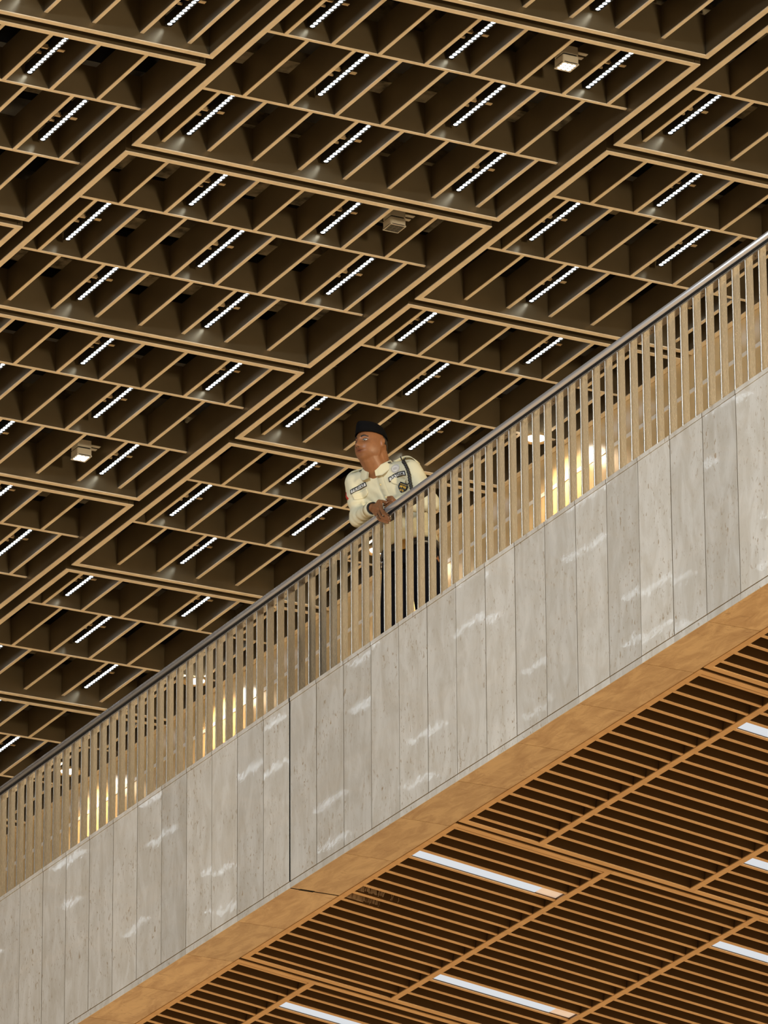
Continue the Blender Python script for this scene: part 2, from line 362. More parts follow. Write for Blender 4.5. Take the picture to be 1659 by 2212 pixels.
def marble(name, base, dark, pit, rough, per_axis=True, vein=0.5):
    M = mat(name, rough=rough, spec=0.55)
    t = N(M, 'ShaderNodeTexCoord'); sx = N(M, 'ShaderNodeSeparateXYZ'); L(M, t.outputs['Object'], sx.inputs[0])
    # one slab after another along the balcony: every slab gets its own piece of stone
    a = N(M, 'ShaderNodeMath', operation='SUBTRACT'); L(M, sx.outputs['Y'], a.inputs[0]); a.inputs[1].default_value = JY
    d = N(M, 'ShaderNodeMath', operation='DIVIDE'); L(M, a.outputs[0], d.inputs[0]); d.inputs[1].default_value = JP if per_axis else JP * 2
    fl = N(M, 'ShaderNodeMath', operation='FLOOR'); L(M, d.outputs[0], fl.inputs[0])
    wn = N(M, 'ShaderNodeTexWhiteNoise', noise_dimensions='1D'); L(M, fl.outputs[0], wn.inputs['W'])
    off = N(M, 'ShaderNodeVectorMath', operation='MULTIPLY_ADD'); L(M, wn.outputs['Color'], off.inputs[0]); off.inputs[1].default_value = (30, 30, 30); L(M, t.outputs['Object'], off.inputs[2])
    mp = N(M, 'ShaderNodeMapping'); L(M, off.outputs[0], mp.inputs[0])
    mp.inputs['Rotation'].default_value = (math.radians(22), 0, 0); mp.inputs['Scale'].default_value = (2.0, 3.4, 1.2) if per_axis else (5, 1.6, 2)
    n1 = N(M, 'ShaderNodeTexNoise'); n1.inputs['Scale'].default_value = 2.6; n1.inputs['Detail'].default_value = 8; n1.inputs['Roughness'].default_value = 0.62; n1.inputs['Distortion'].default_value = 0.7
    L(M, mp.outputs[0], n1.inputs['Vector'])
    r1 = ramp(M, n1.outputs['Fac'], [(0.30, dark), (0.47, tuple(0.5 * (x + y) for x, y in zip(dark, base))), (0.58, base), (0.75, tuple(min(1, x * 1.1) for x in base))])
    # slab to slab tone
    hs = N(M, 'ShaderNodeHueSaturation'); L(M, r1.outputs[0], hs.inputs['Color'])
    mrg = N(M, 'ShaderNodeMapRange'); L(M, wn.outputs['Value'], mrg.inputs['Value']); mrg.inputs['To Min'].default_value = 0.88; mrg.inputs['To Max'].default_value = 1.08
    L(M, mrg.outputs[0], hs.inputs['Value'])
    # small rusty pits drawn out along the bedding
    mp2 = N(M, 'ShaderNodeMapping'); L(M, off.outputs[0], mp2.inputs[0]); mp2.inputs['Rotation'].default_value = (math.radians(25), 0, 0); mp2.inputs['Scale'].default_value = (14, 38, 17)
    n2 = N(M, 'ShaderNodeTexNoise'); n2.inputs['Scale'].default_value = 1.6; n2.inputs['Detail'].default_value = 4; n2.inputs['Distortion'].default_value = 0.8; L(M, mp2.outputs[0], n2.inputs['Vector'])
    r2 = ramp(M, n2.outputs['Fac'], [(0.60, (0, 0, 0)), (0.68, (1, 1, 1))])
    n3 = N(M, 'ShaderNodeTexNoise'); n3.inputs['Scale'].default_value = 3.0; L(M, off.outputs[0], n3.inputs['Vector'])
    r3 = ramp(M, n3.outputs['Fac'], [(0.40, (0.1, 0.1, 0.1)), (0.62, (1, 1, 1))])
    mu = N(M, 'ShaderNodeMath', operation='MULTIPLY'); L(M, r2.outputs[0], mu.inputs[0]); L(M, r3.outputs[0], mu.inputs[1])
    mu2 = N(M, 'ShaderNodeMath', operation='MULTIPLY'); L(M, mu.outputs[0], mu2.inputs[0]); mu2.inputs[1].default_value = vein
    mx = N(M, 'ShaderNodeMix', data_type='RGBA'); L(M, mu2.outputs[0], mx.inputs['Factor']); L(M, hs.outputs[0], mx.inputs[6]); mx.inputs[7].default_value = (*pit, 1)
    L(M, mx.outputs[2], P(M).inputs['Base Color'])
    n4 = N(M, 'ShaderNodeTexNoise'); n4.inputs['Scale'].default_value = 9; n4.inputs['Detail'].default_value = 5; L(M, mp.outputs[0], n4.inputs['Vector'])
    n5 = N(M, 'ShaderNodeTexNoise'); n5.inputs['Scale'].default_value = 11; n5.inputs['Detail'].default_value = 4; L(M, off.outputs[0], n5.inputs['Vector'])
    b5 = N(M, 'ShaderNodeBump'); b5.inputs['Strength'].default_value = 1.0; b5.inputs['Distance'].default_value = 0.00011 if per_axis else 0.001
    L(M, n5.outputs['Fac'], b5.inputs['Height']); L(M, b5.outputs[0], P(M).inputs['Coat Normal'])
    P(M).inputs['Coat Weight'].default_value = 0.6 if per_axis else 0.3; P(M).inputs['Coat Roughness'].default_value = 0.02 if per_axis else 0.15
    bp = N(M, 'ShaderNodeBump'); bp.inputs['Strength'].default_value = 0.10; bp.inputs['Distance'].default_value = 0.004
    L(M, n4.outputs['Fac'], bp.inputs['Height']); L(M, bp.outputs[0], P(M).inputs['Normal'])
    return M
M_marble = marble('grey_marble', (0.78, 0.755, 0.70), (0.64, 0.595, 0.515), (0.34, 0.22, 0.10), 0.35, True, 0.75)
M_soffit = marble('honey_marble', (0.66, 0.47, 0.25), (0.44, 0.26, 0.10), (0.30, 0.15, 0.05), 0.32, False, 0.6)
M_grout = mat('dark_grout', (0.20, 0.155, 0.10), 0.9)
M_gap = mat('open_joint', (0.01, 0.008, 0.006), 0.9)

YS0, YS1 = JY - 17 * JP, JY + 15 * JP                       # the length that is built
b = MB(); rr = random.Random(3)
for k in range(-17, 15):
    y0, y1 = JY + k * JP, JY + (k + 1) * JP
    g0 = 0.0028 if k != 0 else 0.0075; g1 = 0.0028 if k != -1 else 0.0075
    t0, t1 = rr.uniform(-1, 1) * 0.0006, rr.uniform(-1, 1) * 0.0006     # slabs are never set quite flush
    a = [(XB + t0, y0 + g0), (XB + t1, y1 - g1)]
    for z0, z1, ins in ((ZGR + 0.004, ZSL, 0.0), (ZSL + 0.0022, ZTOP, -0.004 + 0.0)):
        ns = 1
        vs = [(a[0][0] + ins, a[0][1], z0), (a[1][0] + ins, a[1][1], z0), (XB + 0.03, a[1][1], z0), (XB + 0.03, a[0][1], z0)]
        if ins: vs = [(XB - 0.003, a[0][1], z0), (XB - 0.003, a[1][1], z0), (XB + 0.16, a[1][1], z0), (XB + 0.16, a[0][1], z0)]
        vs += [(v[0], v[1], z1) for v in vs]
        b.add(vs, [(0, 3, 2, 1), (4, 5, 6, 7), (0, 1, 5, 4), (1, 2, 6, 5), (2, 3, 7, 6), (3, 0, 4, 7)], [0, 0, 0, 2 if k == -1 else 1, 0, 2 if k == 0 else 1])
# backing seen in the joints
b.box((XB + 0.004, YS0, ZGR), (XB + 0.15, JY - 0.012, ZSL + 0.01), 1); b.box((XB + 0.004, JY + 0.012, ZGR), (XB + 0.15, YS1, ZSL + 0.01), 1)
b.box((XB + 0.06, JY - 0.013, ZBOT), (XB + 0.15, JY + 0.013, ZTOP - 0.01), 2)
struct('wall_balcony', b.mesh('wall_balcony', [M_marble, M_grout, M_gap]), 'polished grey marble slab parapet of the balcony', W(0, 0, 0))
XI = 16.122
b = MB()
for k in range(-9, 8):
    y0, y1 = JY + k * 2 * JP, JY + (k + 1) * 2 * JP
    g0 = 0.0020 if k != 0 else 0.0065; g1 = 0.0020 if k != -1 else 0.0065
    b.box((XB + 0.0035, y0 + g0, ZBOT), (XI, y1 - g1, ZGR - 0.001), 0)
    if k == 0: b.m[-4] = 3
    if k == -1: b.m[-2] = 3
    # its grey front edge, with the joints of the slabs above
    for j in (0, 1):
        h0 = y0 + j * JP; b.box((XB, h0 + 0.0018, ZBOT), (XB + 0.0036, h0 + JP - 0.0018, ZGR - 0.002), 1)
b.box((XB + 0.01, YS0, ZBOT + 0.012), (XI - 0.005, JY - 0.02, ZGR + 0.01), 2); b.box((XB + 0.02, JY - 0.02, ZGR - 0.002), (XI - 0.003, JY + 0.02, ZGR + 0.01), 3); b.box((XB + 0.01, JY + 0.02, ZBOT + 0.012), (XI - 0.005, YS1, ZGR + 0.01), 2)
struct('trim_1', b.mesh('trim_1', [M_soffit, M_marble, M_grout, M_gap]), 'honey coloured marble soffit under the balcony edge', W(0, 0, 0))
M_floor = noise_mat('balcony_floor', [(0.3, (0.70, 0.46, 0.24)), (0.7, (0.80, 0.55, 0.31))], 3, rough=0.4)
b = MB(); b.box((XB + 0.15, YS0, BFLOOR - 0.25), (WALLX, 60, BFLOOR)); struct('floor', b.mesh('floor', [M_floor]), 'balcony floor behind the parapet', W(0, 0, 0))

# back wall of the balcony with its ledge -----------------------------------------
M_wall = noise_mat('warm_stone_wall', [(0.3, (0.55, 0.40, 0.20)), (0.7, (0.66, 0.50, 0.28))], 4, (1, 1, 0.5), 0.22, bump=0.05)
M_ledge = mat('pale_ledge', (0.78, 0.74, 0.68), 0.3)
b = MB(); b.box((WALLX, -2, BFLOOR - 3), (WALLX + 0.3, 66, H + 0.62), 0); struct('wall_back', b.mesh('wall_back', [M_wall]), 'warm stone wall at the back of the balcony', W(0, 0, 0))
b = MB(); b.box((WALLX - 0.006, -2, 19.69), (WALLX, 66, 19.722), 0); struct('trim_2', b.mesh('trim_2', [M_ledge]), 'pale moulding along the back wall', W(0, 0, 0))
# downlights hung just under the coffers in front of that wall
M_ring = mat('brass_ring', (0.68, 0.48, 0.24), 0.35, 0.5)
M_down = glow('downlight_lens', (1.0, 0.95, 0.88), 16)
def downlight(x, y, label):
    t = thing('downlight', label, 'light', W(x, y, H - 0.002), 'downlights along the back wall')
    b = MB(); n = 24
    prof = [(0.115, 0.0), (0.115, 0.02), (0.075, 0.02), (0.075, 0.008), (0.10, 0.0)]
    rings = [[(r_ * math.cos(2 * math.pi * k / n), r_ * math.sin(2 * math.pi * k / n), z_) for k in range(n)] for r_, z_ in prof + [prof[0]]]
    b.loft(rings, 0, False); obj('ring', b.mesh('ring', [M_ring], True), t)
    b = MB(); b.disc((0, 0, 0.007), 0.076, 20); obj('lens', b.mesh('lens', [M_down]), t)
    l = bpy.data.lights.new('downlight_beam', 'SPOT'); l.energy = 70; l.color = (1.0, 0.74, 0.44); l.spot_size = math.radians(150); l.spot_blend = 0.6; l.shadow_soft_size = 0.08
    o = bpy.data.objects.new('downlight_beam', l); COL.objects.link(o); o.parent = t; o.location = (0, 0, -0.03)
for i, (y, lb) in enumerate(((36.56, 'round brass downlight beyond the right end of the railing'), (42.72, 'round brass downlight seen between the balusters right of the guard'), (45.42, 'small bright downlight seen beside the hip of the guard'), (48.88, 'round bright downlight between the balusters, middle of the lower railing'), (51.48, 'round bright downlight between the balusters at the lower left'), (30.4, 'round downlight beyond the right edge of the photo, nearer one'), (24.2, 'round downlight beyond the right edge of the photo, second'), (18.0, 'round downlight beyond the right edge of the photo, third'), (11.8, 'round downlight beyond the right edge of the photo, farthest'))):
    downlight(23.48, y, lb)

# railing ---------------------------------------------------------------------------
M_rail = mat('brushed_steel_rail', (0.60, 0.60, 0.63), 0.24, 0.7)
M_rub = mat('black_rail_channel', (0.003, 0.003, 0.003), 0.6)
def brushed(name, color, rough):
    M = mat(name, color, rough, 0.9); c = coords(M, (60, 60, 1.5)); n = N(M, 'ShaderNodeTexNoise'); n.inputs['Scale'].default_value = 6; n.inputs['Detail'].default_value = 3
    L(M, c, n.inputs['Vector']); r = ramp(M, n.outputs['Fac'], [(0.3, tuple(x * 0.97 for x in color)), (0.7, tuple(x * 1.02 for x in color))]); L(M, r.outputs[0], P(M).inputs['Base Color'])
    mr_ = N(M, 'ShaderNodeMapRange'); L(M, n.outputs['Fac'], mr_.inputs['Value']); mr_.inputs['To Min'].default_value = rough - 0.05; mr_.inputs['To Max'].default_value = rough + 0.08; L(M, mr_.outputs[0], P(M).inputs['Roughness'])
    return M
M_bar = brushed('satin_bronze_bar', (0.62, 0.585, 0.52), 0.25)
RL0, RL1 = YS0 + 0.3, YS1 - 0.3
rail = thing('railing', 'metal balcony railing of flat upright balusters on the grey marble parapet, with a round handrail', 'railing', W(15.87, 31, ZTOP))
def rl(x, y, z): return (x - 15.87, y - 31, z - ZTOP)
b = MB(); n = 20
b.tube([rl(15.868, RL0, 13.7185), rl(15.868, RL1, 13.7185)], 0.0215, n); o = obj('handrail', b.mesh('handrail', [M_rail], True), rail); o['label'] = 'round brushed steel handrail'
b = MB(); b.box(rl(15.859, RL0, 13.671), rl(15.879, RL1, 13.703)); o = obj('channel', b.mesh('channel', [M_rub]), rail); o['label'] = 'black channel under the handrail'
b = MB(); b.box(rl(15.847, RL0, 13.6616), rl(15.893, RL1, 13.6712)); o = obj('flat_rail', b.mesh('flat_rail', [M_bar]), rail)
b = MB(); b.box(rl(15.858, RL0, ZTOP), rl(15.893, RL1, ZTOP + 0.012)); o = obj('foot_rail', b.mesh('foot_rail', [noise_mat('foot_rail_brown', [(0.3, (0.16, 0.10, 0.05)), (0.7, (0.22, 0.14, 0.07))], 8, rough=0.5)]), rail)
hb = (13.6616 - ZTOP)
b = MB(); b.box((-0.023, -0.0045, 0), (0.023, 0.0045, hb)); me_bal = b.mesh('baluster', [M_bar])
bm = bmesh.new(); bm.from_mesh(me_bal); bmesh.ops.bevel(bm, geom=[e_ for e_ in bm.edges if abs(e_.verts[0].co.z - e_.verts[1].co.z) > 0.1], offset=0.0016, segments=1, affect='EDGES'); bm.to_mesh(me_bal); bm.free()
for k in range(-8, 66):
    y = 27.422 - 0.0045 + 0.13266 * k
    obj('baluster', me_bal, rail, rl(15.87 + R.uniform(-.0008, .0008), y, ZTOP), (0, 0, math.radians(R.uniform(-1.1, 1.1))))
b = MB()
for k in range(-7, 66, 4):
    y = 27.422 + 0.13266 * k + 0.06
    b.disc(rl(15.87, y, 13.6613), 0.0045, 8)
obj('screw', b.mesh('screw', [M_rub]), rail)

# ================================================================ slatted ceiling under the balcony (it falls gently inwards)
SA = 0.1315; SX0 = 16.124; SZ0 = 11.8432
M_slat_e = noise_mat('veneer_edge_lit', [(0.3, (0.60, 0.37, 0.175)), (0.7, (0.72, 0.47, 0.24))], 5, (1, 3, 1), 0.5)  # slat undersides, coloured paler for the light they catch from below
M_slat = noise_mat('slat_side_shaded', [(0.3, (0.10, 0.055, 0.022)), (0.7, (0.14, 0.08, 0.034))], 4, rough=0.45)  # same slats, sides darkened in colour for the shade in the bays
tilt = Euler((0, math.atan(SA), 0))
CT = math.cos(math.atan(SA))
U0 = 16.60; UP = 0.4702; UW = 0.037; SH = 0.10; SW = 0.0235; SP = 0.1361
LIGHTS = []
M_tube = glow('fluorescent_diffuser', (0.86, 0.93, 1.0), 0.72); P(M_tube).inputs['Base Color'].default_value = (0.06, 0.06, 0.06, 1)
M_tubeend = noise_mat('diffuser_end', [(0.4, (0.80, 0.68, 0.60)), (0.6, (0.86, 0.80, 0.76))], 12, rough=0.4); P(M_tubeend).inputs['Emission Color'].default_value = (1.0, 0.86, 0.78, 1); P(M_tubeend).inputs['Emission Strength'].default_value = 0.3
_sm = {}
def slat_mesh(ln):
    k = round(ln, 4)
    if k not in _sm:
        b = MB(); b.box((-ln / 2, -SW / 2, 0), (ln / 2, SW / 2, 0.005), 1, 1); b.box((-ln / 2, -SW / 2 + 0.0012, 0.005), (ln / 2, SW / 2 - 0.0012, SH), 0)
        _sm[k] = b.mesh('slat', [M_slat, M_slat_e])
    return _sm[k]
def bar_mesh(name, a, c):
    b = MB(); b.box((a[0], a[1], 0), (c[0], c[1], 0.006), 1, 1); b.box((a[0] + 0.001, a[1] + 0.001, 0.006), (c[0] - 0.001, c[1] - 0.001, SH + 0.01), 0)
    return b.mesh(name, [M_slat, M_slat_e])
def slat_panel(x0, x1, ya, yb, first, label, light=None, edge_left=False, light_label=None):
    """x0..x1 between the cross bars (plan), ya..yb between the long frames; the right-hand cross bar belongs to the panel"""
    sx = lambda x: (x - x0) / CT
    t = thing('slat_panel', label, 'ceiling panel', W(x0, ya, SZ0 - SA * (x0 - SX0)), 'slatted ceiling panels under the balcony', tilt)
    LX = sx(x1); l0 = 0.0
    if edge_left:
        obj('edge_bar', bar_mesh('edge_bar', (0, 0), (0.034, yb - ya)), t); l0 = 0.034
    obj('cross_bar', bar_mesh('cross_bar', (LX, 0), (LX + UW, yb - ya)), t)
    obj('end_bar', bar_mesh('end_bar', (0, -0.041), (LX + UW, 0)), t); obj('end_bar', bar_mesh('end_bar', (0, yb - ya), (LX + UW, yb - ya + 0.041)), t)
    y = first; me = slat_mesh(LX - l0 - 0.002)
    while y < yb - ya - 0.02:
        obj('slat', me, t, ((l0 + LX) / 2, y, 0.0035)); y += SP
    if light is not None:
        lt = thing('strip_light', light_label, 'light', t.location, 'strip lights in the slatted ceiling', tilt)
        y0, y1 = light - ya, light - ya + 0.1126
        b = MB(); b.box((l0 + 0.002, y0, 0.014), (LX - 0.135, y1, 0.02)); o = obj('diffuser', b.mesh('diffuser', [M_tube]), lt)
        b = MB(); b.box((LX - 0.133, y0, 0.016), (LX - 0.003, y1, 0.02)); obj('end_plate', b.mesh('end_plate', [M_tubeend]), lt)
        b = MB(); b.box((l0, y0 - 0.0005, 0.0205), (LX - 0.003, y1, 0.06)); obj('tray', b.mesh('tray', [M_white]), lt)
    return t
RP = 2.67024; YP0 = 30.238 + 0.119                 # first clear edge of the row that starts beside the dark joint
ROWL = RP - 0.119
def ub(i): return U0 + UP * i
rows = []
for r_ in range(-2, 3):
    ya = YP0 + r_ * RP; yb = ya + ROWL; odd = (r_ % 2 == 0)    # row 0: cross bars at ub(1), ub(3)...; row 1 / -1: ub(0), ub(2)...
    xs = [SX0] + ([ub(1), ub(3), ub(5), ub(7)] if odd else [ub(0), ub(2), ub(4), ub(6)])
    rows.append((r_, ya, yb, xs))
LAMP = {(0, 0): 30.818, (0, 1): 32.368, (0, 2): 30.822, (-1, 1): 28.072, (-1, 2): 29.650, (1, 1): 33.412, (1, 2): 34.6, (-2, 1): 26.6}
LLAB = {(0, 0): 'white strip light in the slats just below the middle of the honey marble soffit', (0, 1): 'long white strip light at the bottom of the photo, right of centre',
        (0, 2): 'white strip light at the right edge, lowest of the three there', (-1, 1): 'white strip light at the right edge, highest of the three there',
        (-1, 2): 'white strip light at the right edge, middle one of the three there', (1, 1): 'white strip light at the bottom edge of the photo, left of the long one'}
PLAB = {(-1, 0): 'slatted panel against the soffit, narrow, above the highest crossing pair of bars', (-1, 1): 'slatted panel at the right holding the highest strip light',
        (0, 0): 'slatted panel against the soffit with peeling veneer and a strip light', (0, 1): 'slatted panel at lower right with the long bottom strip light',
        (1, 0): 'slatted panel against the soffit at the bottom edge of the photo, narrow', (1, 1): 'slatted panel at the bottom edge with the leftmost strip light',
        (-1, 2): 'slatted panel at the right edge holding the middle strip light', (0, 2): 'slatted panel at the lower right corner holding the lowest strip light',
        (-2, 0): 'slatted panel against the soffit at the right edge, topmost of the slats'}
for r_, ya, yb, xs in rows:
    for i in range(4):
        x0 = xs[i] if i == 0 else xs[i] + UW * CT; x1 = xs[i + 1]
        lab = PLAB.get((r_, i), 'slatted panel of the under-balcony ceiling beyond the photo, row %s from the soffit' % ('second', 'third', 'fourth', 'fifth')[min(i, 3)])
        P0 = slat_panel(x0, x1, ya, yb, 0.024 if i % 2 == 0 else 0.095, lab, LAMP.get((r_, i)), i == 0, LLAB.get((r_, i), 'white strip light in the slats outside the photo'))
        if (r_, i) == (0, 0): peel = P0
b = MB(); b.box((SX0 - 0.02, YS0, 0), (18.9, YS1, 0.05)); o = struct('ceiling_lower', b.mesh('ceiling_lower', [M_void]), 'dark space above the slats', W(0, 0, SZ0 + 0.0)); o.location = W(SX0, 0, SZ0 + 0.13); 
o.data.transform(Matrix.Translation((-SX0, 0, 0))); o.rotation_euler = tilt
# peeling veneer beside the open joint
M_peel = noise_mat('torn_veneer', [(0.3, (0.20, 0.12, 0.06)), (0.5, (0.50, 0.36, 0.24)), (0.7, (0.62, 0.48, 0.34))], 60, (0.6, 1, 0.1), 0.8)
b = MB(); rp = random.Random(5)
for sl, x_lim in ((31.577, 0.20), (31.713, 0.24)):
    y = sl - YP0 - 0.0155 if False else sl - YP0
    x = 0.036
    while x < x_lim:
        wd = rp.uniform(0.006, 0.018); h = rp.uniform(0.045, 0.09) * (1 if x < x_lim * 0.7 else 0.7); z0 = 0.006 + rp.uniform(0, 0.006); lean = rp.uniform(-0.006, 0.012)
        yo = y - 0.0125 - rp.uniform(0.0, 0.008)
        b.add([(x, yo, z0), (x + wd, yo + rp.uniform(-.002, .002), z0), (x + wd + lean, yo + 0.004, z0 + h), (x + lean, yo + 0.004, z0 + h)], [(0, 1, 2, 3)])
        b.add([(x, yo + 0.0012, z0), (x + wd, yo + 0.0012, z0), (x + wd + lean, yo + 0.0052, z0 + h), (x + lean, yo + 0.0052, z0 + h)], [(3, 2, 1, 0)])
        x += wd + rp.uniform(-0.001, 0.004)
for sl, xe in ((31.577, 0.085), (31.713, 0.150)):            # the bare wood where the veneer has gone
    y = sl - YP0 - SW / 2
    b.box((0.035, y - 0.0008, 0.006), (xe, y + 0.0002, SH - 0.005))
    b.box((0.035, y - 0.11, 0.062), (xe * 0.8, y - 0.002, 0.066))
for _ in range(7):
    x = rp.uniform(0.17, 0.30); y = rp.choice((31.577, 31.713)) - YP0 - 0.014; l_ = rp.uniform(0.03, 0.06)
    b.tube([(x, y, 0.004), (x + 0.006, y - 0.002, l_ * 0.5), (x + 0.004, y, l_)], 0.0012, 5)
o = obj('peeling_veneer', b.mesh('peeling_veneer', [M_peel]), peel); o['label'] = 'torn pale veneer hanging off two slats'

# ================================================================ the guard leaning on the handrail
PO = Vector((16.17, 30.89075, 12.62)); PF = Vector((-0.84, -0.5426, 0)).normalized(); PL = Vector((-PF.y, PF.x, 0)); UZ = Vector((0, 0, 1))
def B_(l, f, z): return PL * l + PF * f + UZ * z                    # person frame: left, forward, up (metres above his floor)
def px(x, y, X):
    """the place seen at (x, y) at distance X across the hall, in the person's own coordinates"""
    d = CF + CR * ((x - 829.5) / 14464.965) - CU * ((y - 1106.0) / 14464.965)
    return d * (X / d.x) - PO
guard = thing('person', 'man in cream uniform shirt and black cap leaning on the handrail, hands clasped over it', 'person', W(*PO))
DG = lambda: bpy.context.evaluated_depsgraph_get()
def skin_mesh(mb, name, voxel, smooth=0, mats=None, extra=None):
    o = obj('tmp', mb.mesh('tmp', []))
    r_ = o.modifiers.new('r', 'REMESH'); r_.mode = 'VOXEL'; r_.voxel_size = voxel; r_.use_smooth_shade = True
    if smooth:
        s_ = o.modifiers.new('s', 'SMOOTH'); s_.factor = 0.5; s_.iterations = smooth
    bpy.context.view_layer.update(); me = bpy.data.meshes.new_from_object(o.evaluated_get(DG())); me.name = name
    old = o.data; bpy.data.objects.remove(o); bpy.data.meshes.remove(old)
    me.materials.clear()
    for q in mats or []: me.materials.append(q)
    me.polygons.foreach_set('use_smooth', [True] * len(me.polygons))
    return me
def bvh_of(me): return BVHTree.FromPolygons([v.co.copy() for v in me.vertices], [tuple(p.vertices) for p in me.polygons])
def oval(c, a, b, ax, bx, n=28, sq=2.3):
    ring = []
    for k in range(n):
        t = 2 * math.pi * k / n; cs, sn = math.cos(t), math.sin(t)
        ring.append(c + ax * (a * math.copysign(abs(cs) ** (2 / sq), cs)) + bx * (b * math.copysign(abs(sn) ** (2 / sq), sn)))
    return ring
def limb(mb, pts, rads, n=14):
    for i in range(len(pts) - 1):
        p, q = Vector(pts[i]), Vector(pts[i + 1]); steps = 6
        mb.tube([p.lerp(q, k / steps) for k in range(steps + 1)], [rads[i] + (rads[i + 1] - rads[i]) * k / steps for k in range(steps + 1)], n)
    for p, r_ in zip(pts, rads): mb.sphere(p, r_ * 1.0, n, 10)

# --- joints
RS, LS_ = B_(-0.222, 0.240, 1.395), B_(0.138, 0.238, 1.398)
RE, LE = B_(-0.205, 0.226, 1.190), B_(0.258, 0.232, 1.172)
RW, LW = px(805, 1098.5, 15.853), px(861, 1090, 15.925)
HC = B_(-0.074, 0.312, 1.556)
yaw = math.radians(13); hf0 = (PF * math.cos(yaw) - PL * math.sin(yaw)); hl = UZ.cross(hf0).normalized(); pit = math.radians(7)
hf = (hf0 * math.cos(pit) - UZ * math.sin(pit)).normalized(); hu = hf.cross(hl).normalized()
def Hd(l, f, z): return HC + hl * l + hf * f + hu * z

TOR = [(0.995, 0.000, 0.005, 0.158, 0.112), (1.06, -0.004, 0.035, 0.164, 0.124), (1.13, -0.016, 0.072, 0.168, 0.130), (1.22, -0.032, 0.122, 0.170, 0.124), (1.30, -0.044, 0.168, 0.176, 0.114), (1.36, -0.050, 0.202, 0.172, 0.098), (1.405, -0.056, 0.226, 0.140, 0.074), (1.435, -0.062, 0.244, 0.085, 0.062)]
def tl_(ring, z):
    k = 0.14 * max(0.0, min(1.0, (1.25 - z) / 0.15))
    return [q + UZ * (k * q.dot(PL)) for q in ring]
def torso(mb, grow, lo=0):
    mb.loft([tl_(oval(B_(l, f, z), a + grow, b + grow, PL, PF), z) for z, l, f, a, b in TOR[lo:]])

M_skin = mat('brown_skin', (0.40, 0.205, 0.105), 0.45, spec=0.4)
at = N(M_skin, 'ShaderNodeVertexColor'); at.layer_name = 'tint'
nz = N(M_skin, 'ShaderNodeTexNoise'); nz.inputs['Scale'].default_value = 40; L(M_skin, coords(M_skin), nz.inputs['Vector'])
rs = ramp(M_skin, nz.outputs['Fac'], [(0.3, (0.235, 0.098, 0.040)), (0.7, (0.28, 0.120, 0.050))])
mm = N(M_skin, 'ShaderNodeMix', data_type='RGBA', blend_type='MULTIPLY'); mm.inputs['Factor'].default_value = 1.0
L(M_skin, rs.outputs[0], mm.inputs[6]); L(M_skin, at.outputs['Color'], mm.inputs[7]); L(M_skin, mm.outputs[2], P(M_skin).inputs['Base Color'])

def gauss(x, s): return math.exp(-0.5 * (x / s) ** 2)
def head(mb, grow=0.0, zmin=-2, zmax=2, fmax=9, detail=True):
    nu, nv = 72, 54; rings = []
    for j in range(1, nv):
        th = math.pi * j / nv; ring = []
        for k in range(nu):
            ph = 2 * math.pi * k / nu
            x, y, z = math.sin(th) * math.cos(ph), math.sin(th) * math.sin(ph), -math.cos(th)        # x left, y forward
            low = max(0.0, -z)
            wd = 0.0785 * (1 - 0.10 * low ** 2.4); dp = 0.098 if y > 0 else 0.101
            l = x * wd; f = y * dp * (1 - (0.02 if y > 0 else 0.28) * low ** 1.6); h = z * 0.118
            if y > 0: l *= 1 + 0.24 * low * (1 - y)                                                      # full cheeks
            f += 0.010 * low
            if detail and y > 0.05:
                wgt = min(1.0, y / 0.45); a = abs(l)
                d = 0.013 * gauss(l, 0.009) * gauss(h - 0.012, 0.018) + 0.0245 * gauss(l, 0.0125) * gauss(h + 0.011, 0.0120)
                d += 0.009 * gauss(a - 0.0145, 0.0065) * gauss(h + 0.017, 0.0075)
                d += 0.006 * gauss(a - 0.028, 0.02) * gauss(h - 0.040, 0.009) - 0.0095 * gauss(a - 0.031, 0.0125) * gauss(h - 0.017, 0.0095)
                d += 0.007 * gauss(a - 0.042, 0.018) * gauss(h + 0.014, 0.018) + 0.010 * gauss(a - 0.045, 0.022) * gauss(h + 0.055, 0.022)
                d += 0.0085 * gauss(l, 0.021) * (gauss(h + 0.0345, 0.0052) + 0.95 * gauss(h + 0.0485, 0.0056)) - 0.004 * gauss(l, 0.024) * gauss(h + 0.0415, 0.0026)
                d += 0.005 * gauss(l, 0.02) * gauss(h + 0.026, 0.006) + 0.013 * gauss(l, 0.024) * gauss(h + 0.080, 0.014)
                f += d * wgt
            q = Vector((l, f, h)); 
            if grow: q += q.normalized() * grow
            ring.append(Hd(q.x, q.y, q.z))
        rings.append(ring)
    mb.loft(rings)
body = MB()
head(body)
for s_ in (-1, 1):
    rot = Matrix((hl, hf, hu)).transposed()
    ear = rot @ Euler((math.radians(12), 0, math.radians(-22 * s_))).to_matrix()
    body.sphere(Hd(0.0795 * s_, -0.008, 0.002), 0.031, 14, 10, scale=(0.22, 0.55, 1.0), rot=ear)
    body.sphere(Hd(0.083 * s_, -0.016, 0.012), 0.018, 12, 8, scale=(0.35, 0.6, 1.0), rot=ear)
